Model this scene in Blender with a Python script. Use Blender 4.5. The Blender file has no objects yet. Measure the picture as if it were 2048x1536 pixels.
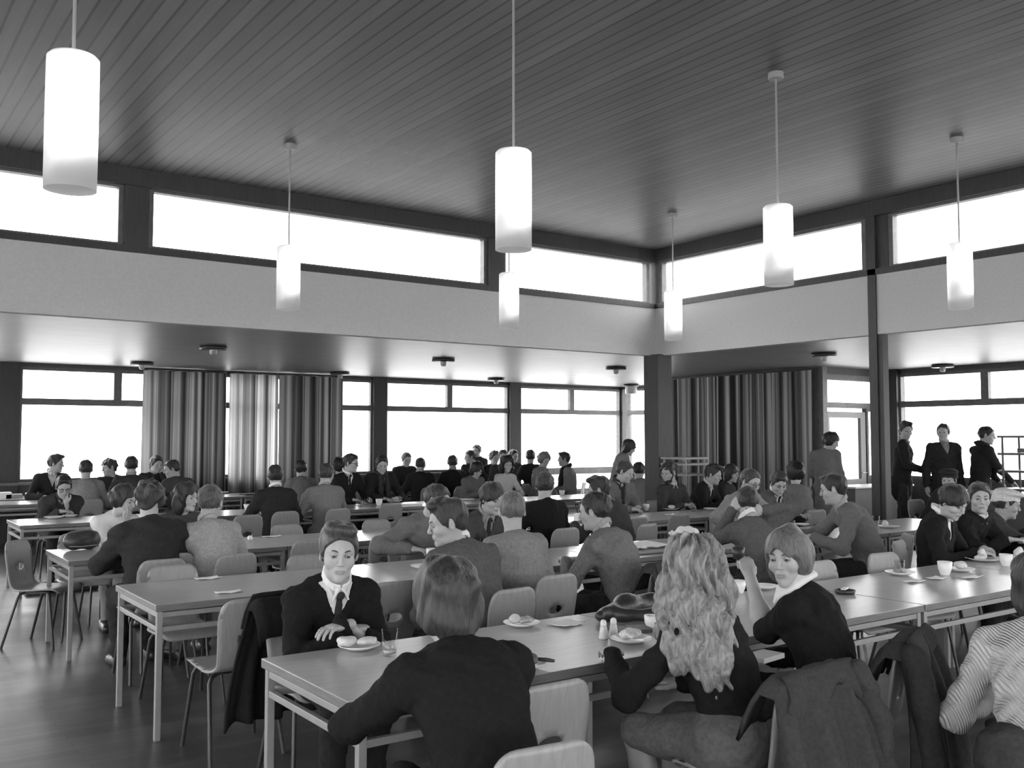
import bpy, math, random
import numpy as np
from mathutils import Vector, Matrix
from mathutils.geometry import delaunay_2d_cdt
R = math.radians
random.seed(7)
COL = bpy.context.scene.collection
T = 0.705          # table top height
EYE = 1.58
FPX = 1920.0
PITCH = math.atan((875.0 - 768.0) / FPX)
YAW = R(54.34)
FW = np.array([math.cos(YAW)*math.cos(PITCH), math.sin(YAW)*math.cos(PITCH), math.sin(PITCH)])
RT = np.array([math.sin(YAW), -math.cos(YAW), 0.0])
UP = np.cross(RT, FW)
EYEP = np.array([0, 0, EYE])
def ray(px, py): return FW + RT*(px-1024.0)/FPX - UP*(py-768.0)/FPX
def at_z(px, py, z=T):
    d = ray(px, py); return EYEP + d*((z-EYE)/d[2])
def at_y(px, py, Y):
    d = ray(px, py); return EYEP + d*(Y/d[1])
def azim(px): return math.degrees(YAW) - math.degrees(math.atan((px-1024.0)/FPX))

# ------------------------------------------------------------------ objects
def tag(o, label=None, cat=None, group=None, kind=None):
    if label: o['label'] = label
    if cat: o['category'] = cat
    if group: o['group'] = group
    if kind: o['kind'] = kind
    return o
def empty(name, loc=(0, 0, 0), rz=0.0, label=None, cat=None, group=None):
    o = bpy.data.objects.new(name, None); COL.objects.link(o)
    o.empty_display_size = 0.1
    o.location = loc; o.rotation_euler = (0, 0, rz)
    return tag(o, label, cat, group)
def link(name, me, parent=None, loc=None, rz=None):
    o = bpy.data.objects.new(name, me); COL.objects.link(o)
    if parent is not None: o.parent = parent
    if loc is not None: o.location = loc
    if rz is not None: o.rotation_euler = (0, 0, rz)
    return o
def copy_tree(o, parent=None):
    c = o.copy(); COL.objects.link(c)
    if parent is not None: c.parent = parent
    for ch in list(o.children): copy_tree(ch, c)
    return c

# ------------------------------------------------------------------ mesh builders
class MB:
    def __init__(s): s.v = []; s.f = []; s.m = []; s.sm = []
    def add(s, vs, fs, mi=0, smooth=False):
        b = len(s.v); s.v += [tuple(map(float, v)) for v in vs]
        for f in fs: s.f.append([i+b for i in f]); s.m.append(mi); s.sm.append(smooth)
        return s
    def box(s, a, b, mi=0):
        x0, y0, z0 = [min(p, q) for p, q in zip(a, b)]; x1, y1, z1 = [max(p, q) for p, q in zip(a, b)]
        v = [(x0,y0,z0),(x1,y0,z0),(x1,y1,z0),(x0,y1,z0),(x0,y0,z1),(x1,y0,z1),(x1,y1,z1),(x0,y1,z1)]
        return s.add(v, [[0,3,2,1],[4,5,6,7],[0,1,5,4],[1,2,6,5],[2,3,7,6],[3,0,4,7]], mi)
    def tube(s, pts, r, n=10, mi=0, closed=False, cap=True):
        pts = [np.array(p, float) for p in pts]; m = len(pts)
        rr = r if isinstance(r, (list, tuple)) else [r]*m
        rings = []; prev = None
        for i, p in enumerate(pts):
            if closed: t = pts[(i+1) % m]-pts[i-1]
            else: t = pts[min(i+1, m-1)]-pts[max(i-1, 0)]
            t = t/(np.linalg.norm(t)+1e-9)
            if prev is None:
                a = np.array([0, 0, 1.0]) if abs(t[2]) < .9 else np.array([1.0, 0, 0])
                prev = np.cross(t, a)
            x = prev - t*(prev@t); x /= np.linalg.norm(x)+1e-9; y = np.cross(t, x); prev = x
            rings.append([p + rr[i]*(x*math.cos(2*math.pi*k/n)+y*math.sin(2*math.pi*k/n)) for k in range(n)])
        vs = [q for rg in rings for q in rg]; fs = []
        for i in range(m if closed else m-1):
            j = (i+1) % m
            for k in range(n):
                l = (k+1) % n; fs.append([i*n+k, i*n+l, j*n+l, j*n+k])
        s.add(vs, fs, mi, True)
        if cap and not closed:
            s.add(rings[0], [list(range(n))[::-1]], mi); s.add(rings[-1], [list(range(n))], mi)
        return s
    def lathe(s, prof, n=28, c=(0, 0, 0), mi=0, close=True):
        vs = []; fs = []; m = len(prof)
        for r, z in prof:
            for k in range(n):
                a = 2*math.pi*k/n; vs.append((c[0]+r*math.cos(a), c[1]+r*math.sin(a), c[2]+z))
        for i in range(m-1):
            for k in range(n):
                l = (k+1) % n; fs.append([i*n+k, i*n+l, (i+1)*n+l, (i+1)*n+k])
        s.add(vs, fs, mi, True)
        if close:
            if prof[0][0] > 1e-4: s.add(vs[:n], [list(range(n))[::-1]], mi)
            if prof[-1][0] > 1e-4: s.add(vs[-n:], [list(range(n))], mi)
        return s
    def grid(s, P, mi=0, smooth=True):
        nu = len(P); nv = len(P[0])
        vs = [p for row in P for p in row]; fs = []
        for i in range(nu-1):
            for j in range(nv-1):
                fs.append([i*nv+j, i*nv+j+1, (i+1)*nv+j+1, (i+1)*nv+j])
        return s.add(vs, fs, mi, smooth)
    def mesh(s, name, mats, bevel=0.0):
        me = bpy.data.meshes.new(name); me.from_pydata(s.v, [], s.f)
        for m in (mats if isinstance(mats, (list, tuple)) else [mats]): me.materials.append(m)
        me.polygons.foreach_set('material_index', s.m)
        me.polygons.foreach_set('use_smooth', s.sm); me.update()
        return me
    def build(s, name, mats, parent=None, bevel=0.0, solid=0.0, loc=None):
        o = link(name, s.mesh(name, mats), parent, loc)
        if solid:
            k = o.modifiers.new('thick', 'SOLIDIFY'); k.thickness = solid; k.offset = 0
        if bevel:
            k = o.modifiers.new('bevel', 'BEVEL'); k.width = bevel; k.segments = 2; k.limit_method = 'ANGLE'
        return o

# ------------------------------------------------------------------ materials
MATS = {}
def mat(name, c, rough=.6, var=0.0, scale=20.0, bump=0.0, metal=0.0, stretch=(1, 1, 1), spec=.5, coat=0.0, detail=4.0):
    if name in MATS: return MATS[name]
    m = bpy.data.materials.new(name); m.use_nodes = True; nt = m.node_tree; b = nt.nodes['Principled BSDF']
    b.inputs['Roughness'].default_value = rough; b.inputs['Metallic'].default_value = metal
    b.inputs['Specular IOR Level'].default_value = spec; b.inputs['Coat Weight'].default_value = coat
    b.inputs['Base Color'].default_value = (c, c, c, 1)
    if var or bump:
        tc = nt.nodes.new('ShaderNodeTexCoord'); mp = nt.nodes.new('ShaderNodeMapping'); nz = nt.nodes.new('ShaderNodeTexNoise')
        mp.inputs['Scale'].default_value = stretch
        nz.inputs['Scale'].default_value = scale; nz.inputs['Detail'].default_value = detail
        nt.links.new(tc.outputs['Object'], mp.inputs['Vector']); nt.links.new(mp.outputs['Vector'], nz.inputs['Vector'])
        if var:
            mr = nt.nodes.new('ShaderNodeMapRange')
            mr.inputs['From Min'].default_value = .3; mr.inputs['From Max'].default_value = .7
            mr.inputs['To Min'].default_value = c*(1-var); mr.inputs['To Max'].default_value = c*(1+var)
            nt.links.new(nz.outputs['Fac'], mr.inputs['Value']); nt.links.new(mr.outputs['Result'], b.inputs['Base Color'])
        if bump:
            bp = nt.nodes.new('ShaderNodeBump'); bp.inputs['Strength'].default_value = bump; bp.inputs['Distance'].default_value = .01
            nt.links.new(nz.outputs['Fac'], bp.inputs['Height']); nt.links.new(bp.outputs['Normal'], b.inputs['Normal'])
    MATS[name] = m; return m
def cloth(tone, kind='wool'):
    if kind == 'tweed': return mat('tweed_%.3f' % tone, tone, .95, .3, 160, .5, spec=.1)
    if kind == 'cotton': return mat('cotton_%.3f' % tone, tone, .85, .06, 60, .15, spec=.2)
    return mat('wool_%.3f' % tone, tone, .95, .15, 60, .5, spec=.12)
def hairmat(tone): return mat('hair_%.3f' % tone, tone, .5, .4, 90, .7, stretch=(1, 1, .22), spec=.35)
def skinmat(tone): return mat('skin_%.3f' % tone, tone, .55, .05, 30, .05, spec=.35)

def ceiling_boards():
    m = bpy.data.materials.new('ceiling_boards'); m.use_nodes = True; nt = m.node_tree; b = nt.nodes['Principled BSDF']
    b.inputs['Roughness'].default_value = .45; b.inputs['Specular IOR Level'].default_value = .3
    tc = nt.nodes.new('ShaderNodeTexCoord'); sp = nt.nodes.new('ShaderNodeSeparateXYZ'); nt.links.new(tc.outputs['Object'], sp.inputs[0])
    mu = nt.nodes.new('ShaderNodeMath'); mu.operation = 'MULTIPLY'; mu.inputs[1].default_value = 1/.105; nt.links.new(sp.outputs['X'], mu.inputs[0])
    fr = nt.nodes.new('ShaderNodeMath'); fr.operation = 'FRACT'; nt.links.new(mu.outputs[0], fr.inputs[0])
    fl = nt.nodes.new('ShaderNodeMath'); fl.operation = 'FLOOR'; nt.links.new(mu.outputs[0], fl.inputs[0])
    wn = nt.nodes.new('ShaderNodeTexWhiteNoise'); wn.noise_dimensions = '1D'; nt.links.new(fl.outputs[0], wn.inputs['W'])
    gr = nt.nodes.new('ShaderNodeMath'); gr.operation = 'GREATER_THAN'; gr.inputs[1].default_value = .17; nt.links.new(fr.outputs[0], gr.inputs[0])
    mp = nt.nodes.new('ShaderNodeMapping'); mp.inputs['Scale'].default_value = (12, .8, 1); nt.links.new(tc.outputs['Object'], mp.inputs['Vector'])
    nz = nt.nodes.new('ShaderNodeTexNoise'); nz.inputs['Scale'].default_value = 2.5; nt.links.new(mp.outputs['Vector'], nz.inputs['Vector'])
    a1 = nt.nodes.new('ShaderNodeMath'); a1.operation = 'MULTIPLY_ADD'; a1.inputs[1].default_value = .05; a1.inputs[2].default_value = .10; nt.links.new(wn.outputs['Value'], a1.inputs[0])
    a2 = nt.nodes.new('ShaderNodeMath'); a2.operation = 'MULTIPLY_ADD'; a2.inputs[1].default_value = .06; nt.links.new(nz.outputs['Fac'], a2.inputs[0]); nt.links.new(a1.outputs[0], a2.inputs[2])
    gm = nt.nodes.new('ShaderNodeMath'); gm.operation = 'MULTIPLY_ADD'; gm.inputs[1].default_value = .55; gm.inputs[2].default_value = .45; nt.links.new(gr.outputs[0], gm.inputs[0])
    a3 = nt.nodes.new('ShaderNodeMath'); a3.operation = 'MULTIPLY'; nt.links.new(a2.outputs[0], a3.inputs[0]); nt.links.new(gm.outputs[0], a3.inputs[1])
    nt.links.new(a3.outputs[0], b.inputs['Base Color'])
    bp = nt.nodes.new('ShaderNodeBump'); bp.inputs['Strength'].default_value = .5; bp.inputs['Distance'].default_value = .01
    nt.links.new(gr.outputs[0], bp.inputs['Height']); nt.links.new(bp.outputs['Normal'], b.inputs['Normal'])
    return m
def floor_boards():
    m = bpy.data.materials.new('floor_boards'); m.use_nodes = True; nt = m.node_tree; b = nt.nodes['Principled BSDF']
    b.inputs['Roughness'].default_value = .3; b.inputs['Specular IOR Level'].default_value = .45
    tc = nt.nodes.new('ShaderNodeTexCoord'); br = nt.nodes.new('ShaderNodeTexBrick'); nt.links.new(tc.outputs['Object'], br.inputs['Vector'])
    br.inputs['Scale'].default_value = 1; br.inputs['Brick Width'].default_value = 1.1; br.inputs['Row Height'].default_value = .07; br.inputs['Mortar Size'].default_value = .0022
    br.inputs['Color1'].default_value = (.05,)*3+(1,); br.inputs['Color2'].default_value = (.085,)*3+(1,); br.inputs['Mortar'].default_value = (.03,)*3+(1,)
    nz = nt.nodes.new('ShaderNodeTexNoise'); nz.inputs['Scale'].default_value = 1.7; nz.inputs['Detail'].default_value = 8; nt.links.new(tc.outputs['Object'], nz.inputs['Vector'])
    mr = nt.nodes.new('ShaderNodeMapRange'); mr.inputs['To Min'].default_value = .2; mr.inputs['To Max'].default_value = .5; nt.links.new(nz.outputs['Fac'], mr.inputs['Value']); nt.links.new(mr.outputs[0], b.inputs['Roughness'])
    nt.links.new(br.outputs['Color'], b.inputs['Base Color'])
    return m
def curtain_mat(axis, glow):
    m = bpy.data.materials.new('striped_curtain'); m.use_nodes = True; nt = m.node_tree; b = nt.nodes['Principled BSDF']
    b.inputs['Roughness'].default_value = .9; b.inputs['Specular IOR Level'].default_value = .1
    tc = nt.nodes.new('ShaderNodeTexCoord'); sp = nt.nodes.new('ShaderNodeSeparateXYZ'); nt.links.new(tc.outputs['Object'], sp.inputs[0])
    m1 = nt.nodes.new('ShaderNodeMath'); m1.operation = 'MULTIPLY'; m1.inputs[1].default_value = 4.3; nt.links.new(sp.outputs[axis], m1.inputs[0])
    n1 = nt.nodes.new('ShaderNodeTexNoise'); n1.noise_dimensions = '1D'; n1.inputs['Scale'].default_value = 2.0; n1.inputs['Detail'].default_value = 3.0; nt.links.new(m1.outputs[0], n1.inputs['W'])
    cr = nt.nodes.new('ShaderNodeValToRGB'); cr.color_ramp.interpolation = 'LINEAR'
    e = cr.color_ramp.elements; e[0].position = .40; e[0].color = (.03,)*3+(1,); e[1].position = .62; e[1].color = (.36,)*3+(1,)
    q = e.new(.5); q.color = (.15,)*3+(1,)
    nt.links.new(n1.outputs['Fac'], cr.inputs[0]); nt.links.new(cr.outputs[0], b.inputs['Base Color'])
    tr = nt.nodes.new('ShaderNodeBsdfTranslucent'); nt.links.new(cr.outputs[0], tr.inputs['Color'])
    mx = nt.nodes.new('ShaderNodeMixShader'); mx.inputs[0].default_value = glow
    nt.links.new(b.outputs[0], mx.inputs[1]); nt.links.new(tr.outputs[0], mx.inputs[2]); nt.links.new(mx.outputs[0], nt.nodes['Material Output'].inputs[0])
    return m
def pane_mat(name='window_glass', refl=.06, tint=.95):
    if name in MATS: return MATS[name]
    m = bpy.data.materials.new(name); m.use_nodes = True; nt = m.node_tree; nt.nodes.remove(nt.nodes['Principled BSDF'])
    t = nt.nodes.new('ShaderNodeBsdfTransparent'); t.inputs['Color'].default_value = (tint,)*3+(1,)
    g = nt.nodes.new('ShaderNodeBsdfGlossy'); g.inputs['Roughness'].default_value = .02
    fr = nt.nodes.new('ShaderNodeFresnel'); fr.inputs['IOR'].default_value = 1.45
    ge = nt.nodes.new('ShaderNodeNewGeometry'); mu = nt.nodes.new('ShaderNodeMath'); mu.operation = 'SUBTRACT'; mu.use_clamp = True
    nt.links.new(fr.outputs[0], mu.inputs[0]); nt.links.new(ge.outputs['Backfacing'], mu.inputs[1])
    mx = nt.nodes.new('ShaderNodeMixShader'); nt.links.new(mu.outputs[0], mx.inputs[0])
    nt.links.new(t.outputs[0], mx.inputs[1]); nt.links.new(g.outputs[0], mx.inputs[2]); nt.links.new(mx.outputs[0], nt.nodes['Material Output'].inputs[0])
    MATS[name] = m; return m
def shade_mat():
    m = bpy.data.materials.new('opal_glass'); m.use_nodes = True; nt = m.node_tree; nt.nodes.remove(nt.nodes['Principled BSDF'])
    d = nt.nodes.new('ShaderNodeBsdfDiffuse'); d.inputs['Color'].default_value = (.8,)*3+(1,)
    t = nt.nodes.new('ShaderNodeBsdfTranslucent'); t.inputs['Color'].default_value = (.85,)*3+(1,)
    mx = nt.nodes.new('ShaderNodeMixShader'); mx.inputs[0].default_value = .6
    nt.links.new(d.outputs[0], mx.inputs[1]); nt.links.new(t.outputs[0], mx.inputs[2]); nt.links.new(mx.outputs[0], nt.nodes['Material Output'].inputs[0])
    return m
M_SKIN = skinmat(.34)
M_DARKWOOD = mat('dark_timber', .026, .55, .25, 12, .2, stretch=(6, 6, .5))
M_FRAME = mat('window_frame_timber', .09, .5, .2, 14, .15)
M_FASCIA = mat('painted_plaster', .46, .85, .05, 40, .15)
M_LOWCEIL = mat('annex_ceiling_paint', .23, .42, .08, 3, .05)
M_STEEL = mat('grey_steel_tube', .28, .42, .05, 30, 0, metal=.3)
M_BLACKTUBE = mat('black_tube', .025, .4)
M_TABLE = mat('table_wood', .37, .22, .07, 5, .02, stretch=(1.2, 16, 1), spec=.5)
M_TEDGE = mat('table_edge_wood', .14, .4, .2, 8, .05, stretch=(1, 1, 12))
M_PLY = mat('chair_plywood', .25, .42, .10, 6, .03, stretch=(14, 14, 1))
M_WHITE = mat('white_china', .78, .25)
M_PAPER = mat('paper_white', .75, .8, .03, 30, .1)
M_BREAD = mat('bread_crust', .5, .8, .25, 30, .5)
M_FOOD = mat('dark_food', .12, .6, .6, 45, .6)
M_DARKLEATHER = mat('dark_leather', .03, .4, .2, 40, .3)
M_CHROME = mat('bright_metal', .6, .25, metal=.9)
M_GLASS = pane_mat('drinking_glass', .06, .9)
SKY = 5.0
EXPOSURE = 1.0
# ================================================================== the room
XL, XR, YN, YF = -4.6, 14.8, -4.8, 16.2        # outer walls
HX, HY = 9.4, 9.66                             # edge of the high hall
ZL, ZS, ZC = 2.716, 3.41, 4.2                  # annex ceiling, clerestory sill, hall ceiling
def S(name, mb, m, **k):
    o = mb.build(name, m, **k); o['kind'] = 'structure'; return o
S('floor', MB().box((XL-.2, YN-.2, -.2), (XR+.2, YF+.2, 0)), floor_boards())
o = S('ceiling', MB().box((XL-.2, YN-.2, ZC), (HX+.14, HY+.14, ZC+.25)), ceiling_boards())
lc = MB().box((XL-.2, HY+.12, ZL), (XR+.2, YF+.2, ZL+.3)).box((HX+.12, YN-.2, ZL), (XR+.2, HY+.12, ZL+.3))
S('ceiling_annex', lc, M_LOWCEIL)
S('ground', MB().box((-90, -90, -.6), (110, 110, -.4)), mat('foggy_ground', .6, .95, .1, .3))
# fascias (plastered walls over the annexes)
S('wall_fascia_far', MB().box((XL-.2, HY, ZL-.002), (HX+.12, HY+.12, ZS)), M_FASCIA)
S('wall_fascia_right', MB().box((HX, YN-.2, ZL-.002), (HX+.12, HY, ZS)), M_FASCIA)
# outer walls: panels under the sills and heads above the glass
WIN = [0]
def window(p0, p1, z0, z1, parts, depth=.09, fr=.05, mt=None, transom=None, lights=2, rail=None):
    """glazed bay from p0 to p1 (x,y); frame is the window, each light a pane child"""
    WIN[0] += 1
    mt = mt or M_FRAME
    p0 = np.array(p0, float); p1 = np.array(p1, float); L = np.linalg.norm(p1-p0); ang = math.atan2(p1[1]-p0[1], p1[0]-p0[0])
    mb = MB(); d = depth/2
    mb.box((0, -d, z0), (fr, d, z1)).box((L-fr, -d, z0), (L, d, z1)).box((fr, -d, z1-fr), (L-fr, d, z1)).box((fr, -d, z0), (L-fr, d, z0+fr))
    openings = []
    if transom:
        mb.box((fr, -d, transom), (L-fr, d, transom+.10))
        n = lights; w = (L-2*fr)/n
        for i in range(1, n): mb.box((fr+w*i-.06, -d, transom+.10), (fr+w*i+.06, d, z1-fr))
        for i in range(n): openings.append((fr+w*i+(.06 if i else 0), fr+w*(i+1)-(.06 if i < n-1 else 0), transom+.10, z1-fr))
        if rail:
            mb.box((fr, -d, rail), (L-fr, d, rail+.14)); openings += [(fr, L-fr, rail+.14, transom), (fr, L-fr, z0+fr, rail)]
        else: openings.append((fr, L-fr, z0+fr, transom))
    else: openings.append((fr, L-fr, z0+fr, z1-fr))
    o = S('window_%d' % WIN[0], mb, mt); o.location = (p0[0], p0[1], 0); o.rotation_euler = (0, 0, ang)
    for a, b, c, e in openings:
        MB().box((a, -.004, c), (b, .004, e)).build('pane', pane_mat(), o)
    return o
TR = [0]
def trim(mb, m=None, name=None):
    TR[0] += 1; return S(name or 'trim_%d' % TR[0], mb, m or M_DARKWOOD)
# far wall, Y = YF
postsA = [-4.6, -.87, 2.27, 5.38, 8.51, 11.65, 14.75]
for i in range(len(postsA)-1):
    a, b = postsA[i]+.13, postsA[i+1]-.13
    window((a, YF), (b, YF), .42 if i == 5 else .9, 2.66, 0, transom=2.08, lights=2, rail=.79 if i == 5 else None)
for x in postsA[1:]: trim(MB().box((x-.14, YF-.10, 0), (x+.14, YF+.12, ZL)))
wf = MB().box((XL-.2, YF+.0, 0), (postsA[5], YF+.12, .9)).box((postsA[5], YF, 0), (XR+.2, YF+.12, .42)).box((XL-.2, YF, 2.66), (XR+.2, YF+.12, ZL))
S('wall_far', wf, mat('wall_panel_dark', .07, .6, .1, 10))
trim(MB().box((XL, YF-.16, .86), (postsA[5]+.1, YF, .9)), M_FRAME, 'trim_sill')
# right wall, X = XR-.17 outer, with the porch set in at Y 9.6..13.0
XB = 14.63
postsB = [9.38, 6.2, 3.08, -.04, -3.16, -4.7]
for i in range(len(postsB)-1):
    window((XB, postsB[i+1]+.12), (XB, postsB[i]-.12), .9, 2.64, 0, transom=2.08, lights=2)
for y in postsB[:-1]: trim(MB().box((XB-.12, y-.14, 0), (XB+.12, y+.14, ZL)))
S('wall_right', MB().box((XB, YN-.2, 0), (XB+.12, 9.5, .9)).box((XB, YN-.2, 2.64), (XB+.12, 9.5, ZL)), mat('wall_panel_dark', .07))
window((XB, 13.15), (XB, 15.95), .42, 2.66, 0, transom=2.08, lights=2, rail=.79)
S('wall_right_far', MB().box((XB, 12.95, 0), (XB+.12, YF, .42)).box((XB, 12.95, 2.66), (XB+.12, YF, ZL)), mat('wall_panel_dark', .07))
# porch
PX, PY0, PY1 = 13.0, 9.6, 13.0
S('wall_porch', MB().box((PX, PY0+.08, 0), (PX+.12, PY1, ZL)).box((PX, PY1-.12, 0), (XB, PY1, ZL)), mat('wall_porch_board', .16, .7, .1, 8))
window((PX, PY0), (XB-.1, PY0), 2.06, 2.60, 0, transom=None, fr=.09)
trim(MB().box((PX-.05, PY0-.06, 0), (PX+.06, PY0+.06, ZL)), M_FRAME)
trim(MB().box((PX, PY0-.05, 2.6), (XB, PY0+.05, ZL)))
d = MB().box((0, -.03, .1), (.10, .03, 2.0)).box((.93, -.03, .1), (1.06, .03, 2.0)).box((.1, -.03, 1.9), (.93, .03, 2.0)).box((.1, -.03, .1), (.93, .03, .9))
do = S('door_1', d, mat('door_paint', .2, .5)); do.location = (PX+.05, PY0, 0)
MB().box((.1, -.004, .9), (.93, .004, 1.9)).build('pane', pane_mat(), do)
MB().tube([(.98, -.03, 1.0), (.98, -.09, 1.0), (.88, -.09, 1.0)], .011).build('door_handle', M_CHROME, do)
window((PX+1.13, PY0), (XB-.1, PY0), .9, 2.06, 0, fr=.05)
S('wall_porch_panel', MB().box((PX+1.13, PY0-.04, 0), (XB, PY0+.04, .9)), mat('wall_panel_dark', .07))
# columns and clerestory
trim(MB().box((HX-.10, HY-.14, 0), (HX+.16, HY+.14, ZL+.01)))          # corner column
trim(MB().box((HX-.02, 6.20, 0), (HX+.10, 6.30, ZC-.01)))              # tall column on the right
trim(MB().box((HX+.0, 6.14, 0), (HX+.10, 6.198, ZL)))                  # its lower twin, up to the annex ceiling
for y in (1.9, -2.3): trim(MB().box((HX-.05, y-.14, 0), (HX+.17, y+.14, ZC-.01)))
cA = [-4.6, -1.84, 2.425, 6.69, 9.36]
for i in range(4):
    window((cA[i]+.11, HY+.07), (cA[i+1]-(.11 if i < 3 else .05), HY+.07), ZS, 4.06, 0, fr=.055)
trim(MB().box((HX+.02, 6.06, ZS-.03), (HX+.12, 6.34, ZC-.17)))
for x in cA[:-1]: trim(MB().box((x-.115, HY-.01, ZS-.0), (x+.115, HY+.13, ZC-.17)))
trim(MB().box((XL, HY-.03, 4.03), (HX, HY+.14, ZC)))
trim(MB().box((XL, HY-.02, ZS-.035), (HX, HY+.0, ZS+.03)))
cB = [9.66, 6.2, 1.9, -2.3, -4.8]
for i in range(4):
    window((HX+.07, cB[i+1]+.14), (HX+.07, cB[i]-(.14 if i else .05)), ZS, 4.06, 0, fr=.055)
trim(MB().box((HX-.03, YN, 4.03), (HX+.14, HY, ZC)))
trim(MB().box((HX-.02, YN, ZS-.035), (HX+.0, HY, ZS+.03)))
trim(MB().box((HX-.02, HY-.02, ZS), (HX+.12, HY+.12, ZC-.17)))
# near and left walls behind the camera, glazed like the rest
for nm, a, b in (('wall_near', (XL, YN), (HX+5.2, YN)), ('wall_left', (XL, YF), (XL, YN))):
    a = np.array(a, float); b = np.array(b, float); L = np.linalg.norm(b-a); n = int(round(L/3.2)); u = (b-a)/L; ang = math.atan2(u[1], u[0])
    w = MB().box((0, -.1, 0), (L, .1, .9)).box((0, -.1, 2.66), (L, .1, 3.41)).box((0, -.1, 4.0), (L, .1, ZC))
    for i in range(n+1): w.box((L*i/n-.14, -.1, .9), (L*i/n+.14, .1, 4.0))
    o = S(nm, w, M_FASCIA); o.location = (a[0], a[1], 0); o.rotation_euler = (0, 0, ang)
    for i in range(n):
        p = a+u*(L*i/n+.14); q = a+u*(L*(i+1)/n-.14)
        window(p, q, .9, 2.66, 0, transom=2.08, lights=2)
        window(p, q, 3.41, 4.0, 0)
# ------------------------------------------------------------------ curtains
def curtain(x0, x1, y, axis, label, glow=.25, z0=.35, z1=2.66, n=150, amp=.05, seed=1):
    rnd = random.Random(seed); L = x1-x0; ph = [rnd.uniform(0, 6) for _ in range(4)]
    P = []
    for i in range(n+1):
        t = i/n; a = L*t
        off = amp*(math.sin(a*26+ph[0])+.5*math.sin(a*41+ph[1])+.4*math.sin(a*9+ph[2]))
        row = []
        for j in range(7):
            s = j/6; k = .45+.55*s
            row.append((x0+a, y+off*k, z1+(z0-z1)*s) if axis == 'X' else (y+off*k, x0+a, z1+(z0-z1)*s))
        P.append(row)
    base = (x0, y, 0) if axis == 'X' else (y, x0, 0)
    mb = MB().grid(P); mb.v = [(v[0]-base[0], v[1]-base[1], v[2]) for v in mb.v]
    r = empty('curtain', base, 0, label, 'curtain', 'striped curtains')
    mb.build('fabric', curtain_mat(axis, glow), r)
    rail = MB().tube([(0, 0, z1+.02), (L, 0, z1+.02)] if axis == 'X' else [(0, 0, z1+.02), (0, L, z1+.02)], .016)
    rail.build('rail', M_BLACKTUBE, r)
curtain(4.16, 5.50, 15.93, 'X', 'striped curtain left of the narrow bright slit, far left window', .12, seed=4)
curtain(5.57, 6.42, 15.93, 'X', 'pale curtain glowing with daylight beside the narrow window slit', .55, seed=8)
curtain(6.40, 7.62, 15.86, 'X', 'dark striped curtain between the glowing curtain and the middle windows', .04, seed=15)
curtain(9.66, 12.9, 12.86, 'Y', 'long striped curtain between the corner column and the glazed door', .02, seed=5, amp=.04)
# ------------------------------------------------------------------ pendants
SHADE = shade_mat(); M_ROD = mat('pendant_rod', .30, .4); M_CAN = mat('pendant_canopy', .28, .5)
def pendant(px, py_b, xy, zb, label):
    r = empty('pendant_lamp', (xy[0], xy[1], ZC), 0, label, 'lamp', 'white cylinder pendant lamps')
    H = .568; rad = .101; z0 = zb-ZC
    sh = MB().lathe([(rad, z0), (rad*1.005, z0+H*.5), (rad, z0+H-.012), (rad-.012, z0+H)], 40, close=False)
    so = sh.build('lamp_shade', SHADE, r, solid=.005); so['label'] = 'opal glass cylinder'
    MB().tube([(0, 0, z0+H-.06), (0, 0, -.03)], .0075).build('rod', M_ROD, r)
    MB().lathe([(.05, -.045), (.055, -.04), (.055, 0)], 20).build('canopy', M_CAN, r)
    sp = MB()
    for k in range(3):
        a = 2.1*k+.5; sp.tube([(0, 0, z0+H-.05), (rad*math.cos(a), rad*math.sin(a), z0+H-.05)], .004, 6)
    sp.build('shade_spider', M_ROD, so)
    MB().lathe([(.0, z0+H-.10), (.062, z0+H-.10), (.062, z0+H-.095), (.0, z0+H-.09)], 20).build('uplight_blocker', M_CAN, r)  # added disc above the bulb, blocks most of its light towards the ceiling
    MB().lathe([(.0, z0+.2), (.022, z0+.21), (.03, z0+.24), (.022, z0+.285), (.014, z0+.33), (.014, z0+H-.06)], 16).build('lamp_bulb', mat('bulb_glass', .8, .3), r)
    li = bpy.data.lights.new('pendant_light', 'POINT'); li.energy = LAMP_W; li.shadow_soft_size = .03
    lo = bpy.data.objects.new('pendant_light', li); COL.objects.link(lo); lo.location = (xy[0]+.045, xy[1], zb+.26); 
    return r
LAMP_W = 11
for px, pb, zb, lab in [(140, 380, 2.61, 'largest white pendant lamp, at the top left'),
        (1027, 500, 2.643, 'white pendant lamp at top centre on a long rod'),
        (576, 620, 2.709, 'white pendant lamp before the long left clerestory window'),
        (1018, 656, 2.71, 'small pendant lamp directly under the top centre lamp'),
        (1347, 680, 2.712, 'smallest pendant lamp, just right of the hall corner'),
        (1558, 570, 2.663, 'white pendant lamp hanging just left of the tall column'),
        (1922, 617, 2.697, 'rightmost white pendant lamp, right of the tall column')]:
    P = at_z(px, pb, zb); pendant(px, pb, (P[0], P[1]), zb, lab)
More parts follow.
